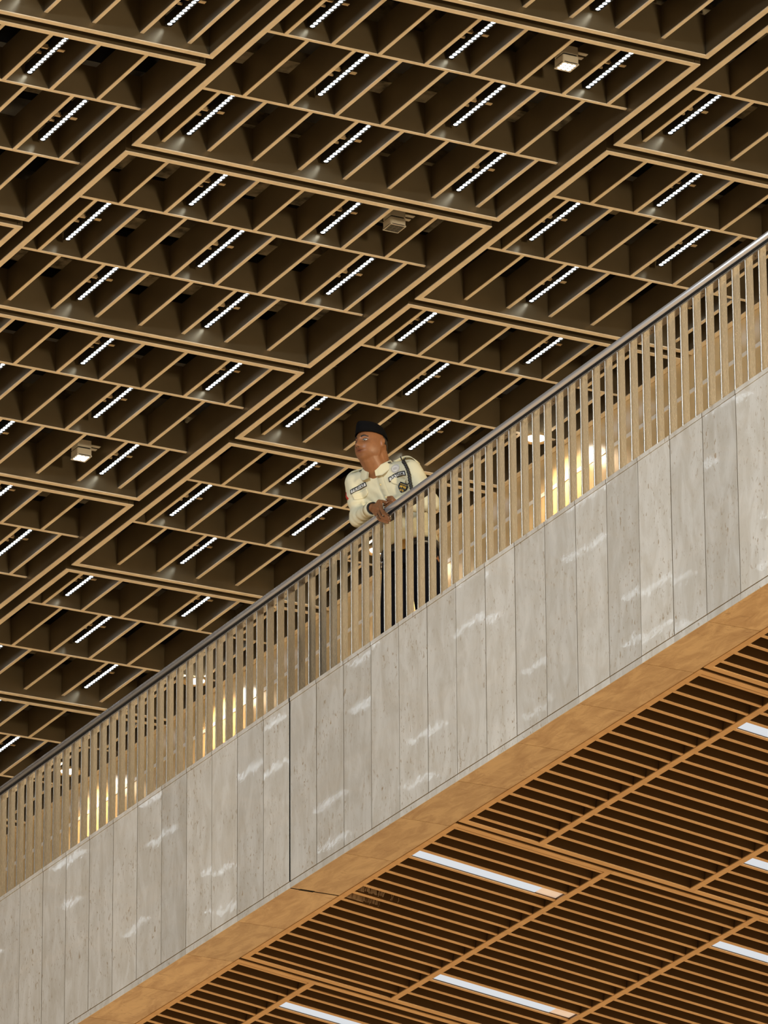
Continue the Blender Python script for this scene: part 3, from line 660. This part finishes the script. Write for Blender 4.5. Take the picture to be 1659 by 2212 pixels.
# neck
limb(body, [B_(-0.062, 0.236, 1.40), HC - hu * 0.045 - hf * 0.022], [0.074, 0.072], 18)
limb(body, [B_(-0.060, 0.262, 1.415), HC - hu * 0.072 + hf * 0.012], [0.066, 0.066], 18)      # full throat under the chin
torso(body, -0.012)
limb(body, [RS, RE, RW], [0.052, 0.043, 0.029]); limb(body, [LS_, LE, LW], [0.052, 0.043, 0.029])
HIPS = B_(0, 0, 0.98)
for s_, kn, an in ((-1, B_(-0.115, 0.015, 0.52), B_(-0.125, -0.015, 0.09)), (1, B_(0.135, -0.005, 0.52), B_(0.150, -0.035, 0.09))):
    limb(body, [B_(0.085 * s_, 0, 0.93), kn, an], [0.088, 0.058, 0.042]); limb(body, [an, an + PF * 0.13 - UZ * 0.045], [0.038, 0.03])
# right hand: palm over the rail, fingers curling down its front
def finger(mb, pts, r0, r1, n=10):
    limb(mb, pts, [r0 + (r1 - r0) * i / (len(pts) - 1) for i in range(len(pts))], n)
RM = [px(822.5, 1085.5, 15.850), px(820.5, 1094.0, 15.842), px(817.0, 1103.0, 15.838), px(813.0, 1111.0, 15.838)]
RP = [px(826.0, 1102.5, 15.822), px(827.5, 1108.5, 15.818), px(823.5, 1116.5, 15.818), px(819.5, 1123.0, 15.820)]
RI = [px(832.5, 1109.5, 15.826), px(835.0, 1114.5, 15.824), px(833.0, 1121.5, 15.824), px(829.5, 1127.0, 15.826)]
RT = [px(838.5, 1113.0, 15.834), px(841.0, 1118.5, 15.834), px(842.5, 1124.5, 15.836), px(838.5, 1129.5, 15.836)]
for i in range(4): finger(body, [RM[i], RP[i], RI[i], RT[i]], 0.0098 if i < 3 else 0.0086, 0.0072 if i < 3 else 0.0062)
for i in range(4): limb(body, [RW.lerp(RM[i], 0.12), RM[i]], [0.019, 0.0118], 12)
limb(body, [RW.lerp(RM[1], 0.4), RM[1].lerp(RM[2], 0.5)], [0.021, 0.014], 12)
finger(body, [RW.lerp(RM[0], 0.45), px(818.5, 1083.0, 15.868), px(827.0, 1083.2, 15.874), px(835.5, 1086.6, 15.876)], 0.0128, 0.0082)
# left hand: lying on the rail behind, fingers pointing back under the right thumb
LM = [px(845.5, 1078.8, 15.905), px(848.0, 1081.5, 15.893), px(850.5, 1084.5, 15.884), px(853.0, 1088.0, 15.878)]
LI = [px(838.5, 1079.5, 15.898), px(839.0, 1085.0, 15.884), px(841.5, 1090.0, 15.874), px(845.0, 1094.0, 15.868)]
LT = [px(830.5, 1085.0, 15.890), px(830.0, 1091.5, 15.876), px(832.0, 1096.5, 15.866), px(837.0, 1099.0, 15.862)]
for i in range(4):
    finger(body, [LM[i], LI[i], LT[i]], 0.0096, 0.0072); limb(body, [LW.lerp(LM[i], 0.15), LM[i]], [0.019, 0.0115], 12)
finger(body, [LW.lerp(LM[0], 0.4), px(846, 1074.5, 15.92), px(838.5, 1074.8, 15.915)], 0.0125, 0.0085)
me = skin_mesh(body, 'body', 0.0033, 2, [M_skin])
bm = bmesh.new(); bm.from_mesh(me)
sel = [v for v in bm.verts if (v.co - HC).length < 0.26 and (v.co - HC).dot(hu) < -0.085 and v.co.z > 1.36 and not ((v.co - HC).dot(hf) > 0.045 and (v.co - HC).dot(hu) > -0.112)]
for _ in range(16): bmesh.ops.smooth_vert(bm, verts=sel, factor=0.5, use_axis_x=True, use_axis_y=True, use_axis_z=True)
bm.to_mesh(me); bm.free()
ca = me.color_attributes.new('tint', 'FLOAT_COLOR', 'POINT')
for i, v in enumerate(me.vertices):
    d = v.co - HC; l, f, h = d.dot(hl), d.dot(hf), d.dot(hu); c = [1.0, 1.0, 1.0]
    if f > 0.03 and abs(h) < 0.14 and abs(l) < 0.09:
        lip = gauss(l, 0.019) ** 1.5 * max(gauss(h + 0.0345, 0.0040), gauss(h + 0.0480, 0.0046)); mouth = gauss(l, 0.020) * gauss(h + 0.0412, 0.0018)
        beard = 0.55 * gauss(l, 0.026) * gauss(h + 0.025, 0.005) + 0.18 * gauss(h + 0.075, 0.02)
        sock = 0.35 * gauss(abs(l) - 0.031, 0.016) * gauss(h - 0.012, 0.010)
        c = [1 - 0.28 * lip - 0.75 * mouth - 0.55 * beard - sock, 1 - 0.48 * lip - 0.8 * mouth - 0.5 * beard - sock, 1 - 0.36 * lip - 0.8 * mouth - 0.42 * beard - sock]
    nos = gauss(abs(l) - 0.008, 0.0032) * gauss(h + 0.0245, 0.0028) if f > 0.08 else 0
    c = [max(0.1, q * (1 - 0.75 * nos)) for q in c]
    ca.data[i].color = (*c, 1)
body_o = obj('body', me, guard); head_bvh = bvh_of(me)

# --- clothes
M_shirt = mat('cream_cotton', (0.63, 0.60, 0.44), 0.8, spec=0.25)
wv = N(M_shirt, 'ShaderNodeTexNoise'); wv.inputs['Scale'].default_value = 14; wv.inputs['Detail'].default_value = 3; L(M_shirt, coords(M_shirt, (1, 1, 0.5)), wv.inputs['Vector'])
bpn = N(M_shirt, 'ShaderNodeBump'); bpn.inputs['Strength'].default_value = 0.35; bpn.inputs['Distance'].default_value = 0.012; L(M_shirt, wv.outputs['Fac'], bpn.inputs['Height']); L(M_shirt, bpn.outputs[0], P(M_shirt).inputs['Normal'])
M_shirt2 = mat('cream_trim', (0.66, 0.62, 0.44), 0.8, spec=0.2)
M_navy = mat('black_cloth', (0.006, 0.006, 0.009), 0.9, spec=0.06)
M_cap = mat('black_velvet', (0.0035, 0.0035, 0.004), 0.85, spec=0.08)
M_tagw = mat('tag_white', (0.62, 0.64, 0.66), 0.6); M_tagk = mat('tag_black', (0.012, 0.014, 0.016), 0.6); M_gold = mat('badge_yellow', (0.75, 0.42, 0.04), 0.5)
M_silver = mat('silver', (0.8, 0.8, 0.82), 0.15, 1.0); M_red = mat('red_patch', (0.45, 0.03, 0.02), 0.7); M_brass = mat('brass_buckle', (0.55, 0.30, 0.08), 0.35, 0.6)
sb = MB()
torso(sb, 0.004, 1)
sb.loft([tl_(oval(B_(-0.002, 0.022, 1.033), 0.160, 0.122, PL, PF), 1), tl_(oval(B_(-0.003, 0.030, 1.048), 0.174, 0.136, PL, PF), 1), tl_(oval(B_(-0.008, 0.05, 1.09), 0.174, 0.136, PL, PF), 1)])   # blouse over the belt
cuffR = RE.lerp(RW, 0.90); cuffL = LE.lerp(LW, 0.88)
limb(sb, [B_(-0.10, 0.236, 1.405), RS - UZ * 0.006, RE + UZ * 0.0, cuffR], [0.058, 0.060, 0.050, 0.038], 18)
limb(sb, [B_(0.0, 0.236, 1.408), LS_ - UZ * 0.006, LE, cuffL], [0.058, 0.062, 0.054, 0.040], 18)
sb.sphere(RE - PL * 0.008 - UZ * 0.012, 0.046, 14, 10)
me = skin_mesh(sb, 'shirt', 0.0065, 5, [M_shirt])
import mathutils
nsv = mathutils.noise
for v in me.vertices:                                              # soft folds: drawn from the arm pits and across the bent sleeve
    q = v.co; d1 = (q - RE).length; d2 = (q - LE).length; arm = max(gauss(d1, 0.09), gauss(d2, 0.09))
    s_ = q.dot(PL) * 9 + q.z * 16 + 2.2 * nsv.noise(q * 7)
    v.co += v.normal * (0.0028 * math.sin(s_ * 2.4) * (0.35 + 0.65 * gauss(q.z - 1.2, 0.12)) * 0.8 + 0.0045 * arm * math.sin((q - RE).length * 150 + 3 * nsv.noise(q * 12)) + 0.003 * nsv.noise(q * 22))
me.update()
shirt = obj('shirt', me, guard); sbvh = bvh_of(me)
def hit(x, y, tree=None):
    d = (CF + CR * ((x - 829.5) / 14464.965) - CU * ((y - 1106.0) / 14464.965)).normalized()
    o_ = -PO + d * 20; h = (tree or sbvh).ray_cast(o_, d)
    return h[0], h[1]
def frame_at(c, n, up=None):
    up = up or (UZ - PF * 0.4); u = (up - n * up.dot(n)).normalized(); return u.cross(n).normalized(), u
def lay(tree, c, n, la, up, x, y, off):
    base = c + la * x + up * y; h = tree.ray_cast(base + n * 0.05, -n, 0.12)
    return (h[0] if h[0] is not None else base) + n * off
def patch(name, tree, c, n, w_, h_, m_, off=0.002, nx=14, ny=6, shape=None, roll=0.0, parent=None, thick=0.0015, arch=0.0, up=None):
    la, u = frame_at(c, n, up)
    if roll: la, u = la * math.cos(roll) + u * math.sin(roll), u * math.cos(roll) - la * math.sin(roll)
    b = MB(); g = []
    for lay_off in (off, off - thick):
        for j in range(ny + 1):
            for i in range(nx + 1):
                a, v_ = i / nx - 0.5, j / ny - 0.5
                X, Y = (shape(a, v_) if shape else (a * w_, v_ * h_)); Y -= arch * (a * 2) ** 2
                g.append(lay(tree, c, n, la, u, X, Y, lay_off))
    F_ = []; K = (nx + 1) * (ny + 1)
    for j in range(ny):
        for i in range(nx):
            q = j * (nx + 1) + i; F_.append((q, q + 1, q + nx + 2, q + nx + 1)); F_.append((K + q, K + q + nx + 1, K + q + nx + 2, K + q + 1))
    for i in range(nx):
        F_.append((i + 1, i, K + i, K + i + 1)); q = ny * (nx + 1) + i; F_.append((q, q + 1, K + q + 1, K + q))
    for j in range(ny):
        q = j * (nx + 1); F_.append((q, q + nx + 1, K + q + nx + 1, K + q)); q += nx; F_.append((q + nx + 1, q, K + q, K + q + nx + 1))
    b.add(g, F_); return obj(name, b.mesh(name, [m_], True), parent or guard), la, u
def lettering(name, text, tree, c, n, la, u, size, m_, off, parent, arch=0.0, half=0.05, y=0.0):
    cu = bpy.data.curves.new('t', 'FONT'); cu.body = text; cu.size = size; cu.align_x = 'CENTER'; cu.align_y = 'CENTER'; cu.offset = size * 0.018
    o = bpy.data.objects.new('t', cu); COL.objects.link(o); bpy.context.view_layer.update()
    me = bpy.data.meshes.new_from_object(o.evaluated_get(DG())); bpy.data.objects.remove(o)
    for v in me.vertices: v.co = lay(tree, c, n, la, u, v.co.x, v.co.y + y - arch * (v.co.x / half) ** 2, off)
    me.materials.clear(); me.materials.append(m_); me.name = name
    return obj(name, me, parent)
# name tapes over the pockets
def tape(x, y, text, wd, ht, roll, arch):
    c, n = hit(x, y); t, la, u = patch('name_tape', sbvh, c, n, wd, ht, M_tagk, 0.004, 16, 4, roll=roll, arch=arch)
    i, _, _ = patch('name_tape_field', sbvh, c, n, wd - 0.010, ht - 0.009, M_tagw, 0.0055, 16, 4, roll=roll, arch=arch, parent=t)
    lettering('lettering', text, sbvh, c, n, la, u, ht * 0.80, M_tagk, 0.0072, t, arch, wd / 2)
    return t
t = tape(779.0, 1052.2, 'FERI A.P', 0.098, 0.026, math.radians(2), 0.004); t['label'] = 'black-edged name tape over the right pocket'
t = tape(860.5, 1024.8, 'SATPAM', 0.105, 0.026, math.radians(-6), 0.006); t['label'] = 'black-edged tape over the left pocket'
def flap(wd, ht):
    def s_(a, v_):
        y = v_ * ht
        if v_ < 0: y *= 1 - 0.55 * max(0, abs(a) * 2 - 0.55) / 0.45
        return a * wd, y
    return s_
for x, y, roll in ((783.5, 1068.5, 2), (859.0, 1040.0, -6)):
    c, n = hit(x, y); patch('pocket_flap', sbvh, c, n, 0, 0, M_shirt2, 0.0035, 14, 6, flap(0.088, 0.040), math.radians(roll), thick=0.002)
def shield(a, v_):
    y = v_ * 0.058; k = 1.0 if v_ > 0.1 else max(0.06, 1 - ((0.1 - v_) / 0.6) ** 2)
    if v_ > 0.32: k = 0.86
    return a * 0.054 * k, y
c, n = hit(869.5, 1053.5); t, la, u = patch('shield_badge', sbvh, c, n, 0, 0, M_tagk, 0.004, 12, 14, shield, math.radians(-4)); t['label'] = 'black and yellow shield badge on the shirt'
bb = MB()
for x0, y0, x1, y1 in ((-0.017, 0.006, 0.017, 0.010), (-0.0175, -0.003, -0.012, 0.008), (0.012, -0.003, 0.0175, 0.008), (-0.010, -0.001, -0.003, 0.006), (0.003, -0.001, 0.010, 0.006), (-0.009, -0.0115, 0.009, -0.0095), (-0.012, -0.020, -0.003, -0.014), (0.001, -0.020, 0.011, -0.014)):
    q = [lay(sbvh, c, n, la, u, X, Y, 0.0056) for X, Y in ((x0, y0), (x1, y0), (x1, y1), (x0, y1))]; bb.add(q, [(0, 1, 2, 3)])
for k in range(9):
    x0 = -0.0185 + k * 0.0042; q = [lay(sbvh, c, n, la, u, X, Y, 0.0056) for X, Y in ((x0, 0.016), (x0 + 0.0026, 0.016), (x0 + 0.0026, 0.0195), (x0, 0.0195))]; bb.add(q, [(0, 1, 2, 3)])
obj('badge_emblem', bb.mesh('badge_emblem', [M_gold]), t)
def disc_shape(w_, h_):
    def s_(a, v_):
        k = math.sqrt(max(0.0, 1 - (2 * v_) ** 2)); return a * w_ * k, v_ * h_
    return s_
c, n = hit(854.5, 1012.0); t, la, u = patch('round_patch', sbvh, c, n, 0, 0, mat('pale_patch', (0.62, 0.61, 0.60), 0.7), 0.003, 12, 14, disc_shape(0.055, 0.050)); t['label'] = 'round white embroidered patch'
bb = MB()
for k in range(26):
    a0 = 2 * math.pi * k / 26; q = [lay(sbvh, c, n, la, u, r_ * 0.0265 * math.cos(a_), r_ * 0.0235 * math.sin(a_), 0.0045) for r_, a_ in ((0.78, a0), (0.92, a0), (0.92, a0 + 0.13), (0.78, a0 + 0.13))]; bb.add(q, [(0, 1, 2, 3)])
for k in range(5):
    q = [lay(sbvh, c, n, la, u, X, Y, 0.0045) for X, Y in ((-0.012 + k * 0.005, -0.008), (-0.010 + k * 0.005, -0.008), (-0.010 + k * 0.005, 0.006 + 0.002 * (k % 2)), (-0.012 + k * 0.005, 0.006))]; bb.add(q, [(0, 1, 2, 3)])
obj('patch_emblem', bb.mesh('patch_emblem', [mat('patch_thread', (0.30, 0.29, 0.30), 0.7)]), t)
# button front
pts = [(812.2, 1021), (814.5, 1031), (818, 1043), (822.5, 1056), (828, 1068), (833, 1078)]
b = MB(); g = []
for i, (x, y) in enumerate(pts):
    c, n = hit(x, y); la, u = frame_at(c, n); g.append((c, n, la))
for i in range(len(g) - 1):
    q = []
    for (c, n, la) in (g[i], g[i + 1]): q += [c + n * 0.0015, c + la * 0.001 + n * 0.0042, c + la * 0.036 + n * 0.0035]
    b.add(q, [(0, 1, 4, 3), (1, 2, 5, 4)])
obj('button_placket', b.mesh('button_placket', [M_shirt2], True), guard)
for x, y in ((820.0, 1047), (812.8 + 2, 1025.5), (831.5, 1074)):
    c, n = hit(x + 2.2, y); q = n.to_track_quat('Z', 'Y'); b = MB(); b.tube([c + n * 0.003, c + n * 0.0065], [0.0062, 0.0055], 12); obj('button', b.mesh('button', [mat('cream_button', (0.66, 0.55, 0.30), 0.4)], True), guard)
# collar
def collar(side):
    b = MB(); g = []; nc = B_(-0.066, 0.256, 1.432); ax = (HC - nc).normalized(); fr = (PF - ax * PF.dot(ax)).normalized(); lf = ax.cross(fr).normalized(); n_ = 16; rows = 6
    for o_ in (0.0, -0.003):
        for i in range(n_ + 1):
            th = math.radians(14 + (180 - 14) * i / n_) * side; fd = 1 - i / n_
            dirv = fr * math.cos(th) + lf * math.sin(th)
            for j in range(rows + 1):
                t_ = j / rows; tip = max(0.0, 1 - abs(i - 2.2) / 4.0)
                rad = 0.077 + 0.010 * max(0, math.sin(th * side)) * 0.6 + (0.024 + 0.006 * tip) * t_ ** 1.1 + o_; hz = 0.030 + 0.012 * (1 - fd) - (0.034 + 0.024 * tip) * t_ ** 1.25 - 0.020 * fd ** 3
                g.append(nc + dirv * (rad * (0.92 + 0.08 * abs(math.sin(th)))) + ax * hz)
    F_ = []; K = (n_ + 1) * (rows + 1)
    for i in range(n_):
        for j in range(rows):
            q = i * (rows + 1) + j; a_ = (q, q + 1, q + rows + 2, q + rows + 1); F_.append(a_); F_.append(tuple(K + z for z in reversed(a_)))
    for i in range(n_):
        for j in (0, rows):
            q = i * (rows + 1) + j; F_.append((q, q + rows + 1, K + q + rows + 1, K + q))
    for i in (0, n_):
        for j in range(rows):
            q = i * (rows + 1) + j; F_.append((q, q + 1, K + q + 1, K + q))
    b.add(g, F_); return obj('collar', b.mesh('collar', [M_shirt2], True), guard)
collar(1); collar(-1)
for x, y in ((781.0, 1019.5), (842.8, 1002.2)):
    c, n = hit(x, y); c = c + n * 0.012; b = MB(); la, u = frame_at(c, n); la2 = (la + u * (0.25 if x < 800 else -0.15)).normalized()
    b.add([c - la2 * 0.010 - u * 0.003, c + la2 * 0.010 - u * 0.003, c + la2 * 0.010 + u * 0.003, c - la2 * 0.010 + u * 0.003, c - la2 * 0.010 - u * 0.003 - n * 0.003, c + la2 * 0.010 - u * 0.003 - n * 0.003, c + la2 * 0.010 + u * 0.003 - n * 0.003, c - la2 * 0.010 + u * 0.003 - n * 0.003], [(0, 1, 2, 3), (7, 6, 5, 4), (0, 4, 5, 1), (1, 5, 6, 2), (2, 6, 7, 3), (3, 7, 4, 0)])
    obj('collar_pin', b.mesh('collar_pin', [M_tagk]), guard)
# shoulder straps
def strap(pa, pb, rise, name='shoulder_strap'):
    b = MB(); g = []; n_ = 14
    for i in range(n_ + 1):
        t_ = i / n_; q = pa.lerp(pb, t_); side = (pb - pa).cross(UZ).normalized()
        for w_ in (-1, 1):
            r_ = q + side * (0.021 * w_); h = sbvh.ray_cast(r_ + UZ * 0.25, -UZ, 0.5); s0 = h[0] if h[0] is not None else r_
            base = s0 + UZ * (0.004 + rise * math.sin(math.pi * min(1, t_ * 1.0)) ** 1.5)
            g += [base, base + UZ * 0.004]
    F_ = []
    for i in range(n_):
        q = i * 4; F_ += [(q + 1, q + 3, q + 7, q + 5), (q, q + 4, q + 6, q + 2), (q, q + 1, q + 5, q + 4), (q + 2, q + 6, q + 7, q + 3)]
    F_ += [(0, 2, 3, 1), (n_ * 4, n_ * 4 + 1, n_ * 4 + 3, n_ * 4 + 2)]
    b.add(g, F_); obj(name, b.mesh(name, [M_shirt2], True), guard)
strap(B_(-0.145, 0.236, 1.45), B_(-0.272, 0.238, 1.40), 0.006); strap(B_(0.035, 0.230, 1.46), B_(0.185, 0.240, 1.42), 0.018)
# braided cord hanging from the left shoulder strap
M_cord = mat('black_braid', (0.008, 0.009, 0.010), 0.6)
b = MB(); pts = []
for x, y in ((873.5, 1000.5), (877.5, 1006), (882, 1015), (885.5, 1026), (888, 1038), (890.5, 1049), (893.5, 1060), (897, 1072), (900, 1085)):
    c, n = hit(x, y); pts.append((c if c is not None else px(x, y, 15.95)) + (n * 0.011 if n is not None else Vector((0, 0, 0))))
dense = []; rad = []
for i in range(len(pts) - 1):
    for k in range(8):
        t_ = k / 8; dense.append(pts[i].lerp(pts[i + 1], t_)); rad.append(0.0105 * (0.86 + 0.14 * math.cos((i * 8 + k) * math.pi / 2)))
b.tube(dense, rad, 12)
obj('braided_cord', b.mesh('braided_cord', [M_cord], True), guard)['label'] = 'thick black braided cord'
b = MB()
for xs in ((865.5, 988.5), (876.5, 991.0)):
    c, n = hit(*xs); c = c if c is not None else px(xs[0], xs[1], 15.98); b.tube([c + UZ * 0.006, (c + pts[0]) / 2 + PF * 0.008, pts[0]], 0.0032, 8)
b.sphere(pts[0], 0.0115, 10, 8); obj('cord_loop', b.mesh('cord_loop', [M_cord], True), guard)
# sleeve patch, cuffs, bracelet, rings
c, n = hit(748.5, 1072); 
if c is not None: patch('sleeve_patch', sbvh, c - PL * 0.004, (-PL * 0.9 + PF * 0.25).normalized(), 0.014, 0.05, M_red, 0.003, 8, 8)
def band(name, c, axis, r_, wd, m_, th=0.004, n=24):
    b = MB(); a = axis.normalized(); e1 = a.cross(UZ).normalized(); e2 = a.cross(e1)
    rings = [[c + a * z_ + (e1 * math.cos(2 * math.pi * k / n) + e2 * math.sin(2 * math.pi * k / n)) * q for k in range(n)] for q, z_ in ((r_, -wd / 2), (r_ + th, -wd / 2), (r_ + th, wd / 2), (r_, wd / 2), (r_, -wd / 2))]
    b.loft(rings, 0, False); return obj(name, b.mesh(name, [m_], True), guard)
band('cuff', cuffR - (RW - RE).normalized() * 0.004, RW - RE, 0.036, 0.05, M_shirt2, 0.005)
band('bracelet', RE.lerp(RW, 1.03), RW - RE, 0.030, 0.010, M_tagk, 0.005)
b = MB(); b.sphere(RM[3].lerp(RP[3], 0.55) + (RM[3] - RW).normalized() * 0.004 - PL * 0.004, 0.0062, 10, 8); band('ring', RM[3].lerp(RP[3], 0.5), RP[3] - RM[3], 0.0092, 0.006, M_silver, 0.0018, 16)
obj('ring_stone', b.mesh('ring_stone', [M_silver], True), guard)
band('ring', LI[0].lerp(LT[0], 0.3), LT[0] - LI[0], 0.0088, 0.006, M_silver, 0.0022, 16)
# trousers, belt, shoes
tb = MB()
tb.loft([oval(B_(0, 0.006, 0.90), 0.172, 0.122, PL, PF), tl_(oval(B_(0, 0.006, 0.98), 0.166, 0.120, PL, PF), 1), tl_(oval(B_(0, 0.012, 1.035), 0.158, 0.114, PL, PF), 1)])
for s_, kn, an in ((-1, B_(-0.115, 0.015, 0.52), B_(-0.125, -0.015, 0.09)), (1, B_(0.135, -0.005, 0.52), B_(0.150, -0.035, 0.09))):
    limb(tb, [B_(0.083 * s_, 0, 0.90), kn, an - UZ * 0.02], [0.094, 0.076, 0.064], 18)
obj('trousers', skin_mesh(tb, 'trousers', 0.008, 4, [M_navy]), guard)
b = MB(); ring = lambda z, g_: tl_(oval(B_(0, 0.012, z), 0.164 + g_, 0.121 + g_, PL, PF, 40), 1)
b.loft([ring(0.985, 0), ring(0.985, 0.005), ring(1.025, 0.005), ring(1.025, 0)], 0, False); obj('belt', b.mesh('belt', [mat('black_leather', (0.012, 0.012, 0.014), 0.35)], True), guard)
b = MB(); c = B_(0.028, 0.138, 1.004)
rot = Matrix((PL, PF, UZ)).transposed()
for q in ([-0.026, -0.004, -0.028, 0.026, 0.005, 0.028],):
    vs = [(x, y, z) for z in (q[2], q[5]) for y in (q[1], q[4]) for x in (q[0], q[3])]
    b.add([c + rot @ Vector(v) for v in vs], [(0, 1, 3, 2), (4, 6, 7, 5), (0, 4, 5, 1), (2, 3, 7, 6), (0, 2, 6, 4), (1, 5, 7, 3)])
obj('belt_buckle', b.mesh('belt_buckle', [M_brass]), guard)
b = MB()
for s_, an in ((-1, B_(-0.125, -0.015, 0.05)), (1, B_(0.150, -0.035, 0.05))):
    b.loft([oval(an + PF * f + UZ * (z - 0.05), a, hgt, PL, UZ, 16) for f, z, a, hgt in ((-0.075, 0.042, 0.02, 0.03), (-0.06, 0.045, 0.036, 0.042), (0.02, 0.045, 0.042, 0.045), (0.12, 0.034, 0.048, 0.032), (0.18, 0.028, 0.036, 0.026), (0.2, 0.026, 0.016, 0.018))])
    obj('shoe', b.mesh('shoe', [mat('black_shoe', (0.012, 0.012, 0.012), 0.25)], True), guard); b = MB()
kk = MB(); kr = random.Random(2); kc = px(827.5, 1212, 16.04)
for i in range(9):
    a = kc + Vector((kr.uniform(-.012, .012), kr.uniform(-.012, .012), kr.uniform(-0.005, 0.03))); kk.tube([a, a + Vector((kr.uniform(-.01, .01), kr.uniform(-.01, .01), -kr.uniform(0.03, 0.06)))], [0.003, 0.006], 6)
kk.tube([px(829, 1196, 16.05), kc + UZ * 0.02], 0.003, 6)
obj('key_bunch', kk.mesh('key_bunch', [M_silver], True), guard)['label'] = 'bunch of silver keys hanging from the belt'
# cap, hair, brows, eyes
cap = MB(); rows = []
def capring(z, a, bf, bb_, tiltz, n=40):
    ring = []
    for k in range(n):
        t_ = 2 * math.pi * k / n; x, y = math.cos(t_), math.sin(t_); ring.append(Hd(a * x * (1 - (0.30 * max(0, y) ** 3 if z > 0.07 else 0.12 * max(0, y) ** 4)), (bf if y > 0 else bb_) * y - 0.004, z + tiltz * y))
    return ring
for z, a, bf, bb_, tl in ((0.049, 0.0785, 0.097, 0.104, 0.018), (0.050, 0.0808, 0.101, 0.106, 0.018), (0.078, 0.0790, 0.097, 0.103, 0.021), (0.098, 0.0745, 0.091, 0.096, 0.027), (0.105, 0.0720, 0.088, 0.091, 0.029)): rows.append(capring(z, a, bf, bb_, tl))
cap.loft(rows, 0, False)
cap.loft([capring(0.105, 0.0720, 0.088, 0.091, 0.029), capring(0.1055, 0.068, 0.083, 0.087, 0.029), capring(0.100, 0.050, 0.068, 0.070, 0.026), capring(0.100, 0.008, 0.03, 0.03, 0.02)], 0, True)
o = obj('cap', cap.mesh('cap', [M_cap], True), guard); o['label'] = 'black rimless cap'
hb_ = MB(); nu, nv = 40, 14; g = []
for j in range(nv + 1):
    h = -0.062 + 0.135 * j / nv
    for k in range(nu + 1):
        ph = math.radians(196 + 148 * k / nu); zz = max(-0.98, min(0.98, h / 0.118)); rr_ = math.sqrt(1 - zz * zz); low = max(0, -zz)
        l = rr_ * math.cos(ph) * 0.0775 * (1 - 0.13 * low ** 2.2); f = rr_ * math.sin(ph) * 0.101 * (1 - 0.28 * low ** 1.6); q = Vector((l, f, h)); q += Vector((l, f, 0)).normalized() * 0.003; g.append(Hd(q.x, q.y, q.z))
fs = [(j * (nu + 1) + k, j * (nu + 1) + k + 1, (j + 1) * (nu + 1) + k + 1, (j + 1) * (nu + 1) + k) for j in range(nv) for k in range(nu) if not (j < 6 and (k < 8 - j or k > nu - 9 + j))]
hb_.add(g, fs); M_hair = mat('black_hair', (0.008, 0.007, 0.006), 0.6); obj('hair', hb_.mesh('hair', [M_hair], True), guard)
def face_patch(name, l, h, w_, h_, m_, off, shape, parent=None, nx=12, ny=6):
    tgt = head_bvh.ray_cast(Hd(l, 0.2, h), -hf, 0.3); c = tgt[0]; n = (hf * 0.8 + hl * (0.6 if l > 0 else -0.6) * min(1, abs(l) / 0.03)).normalized()
    return patch(name, head_bvh, c, n, w_, h_, m_, off, nx, ny, shape, parent=parent, thick=0.002, up=hu)[0]
M_eye = mat('eye_white', (0.50, 0.44, 0.38), 0.3); M_iris = mat('dark_iris', (0.012, 0.007, 0.004), 0.15)
def almond(w_, h_):
    def s_(a, v_):
        k = 1 - (2 * a) ** 2; return a * w_, v_ * h_ * (0.08 + 0.92 * k)
    return s_
def brow(side):
    def s_(a, v_):
        t_ = (a + 0.5) if side > 0 else (0.5 - a); return a * 0.042, v_ * (0.0095 * (1.0 - 0.55 * t_)) + 0.006 * math.sin(math.pi * min(1, t_ * 1.15)) - 0.004 * t_
    return s_
for s_ in (-1, 1):
    e_ = face_patch('eye', 0.032 * s_, 0.0165, 0, 0, M_eye, 0.0022, almond(0.029, 0.0092))
    face_patch('iris', 0.032 * s_ - 0.0035, 0.0168, 0, 0, M_iris, 0.0034, disc_shape(0.0115, 0.0090), e_)
    face_patch('eyelid', 0.032 * s_, 0.0222, 0, 0, M_hair, 0.0036, lambda a, v_: (a * 0.031, v_ * 0.0028 - 0.0050 * (2 * a) ** 2), e_)
    face_patch('eyebrow', 0.034 * s_, 0.0375, 0, 0, M_hair, 0.0028, brow(s_))
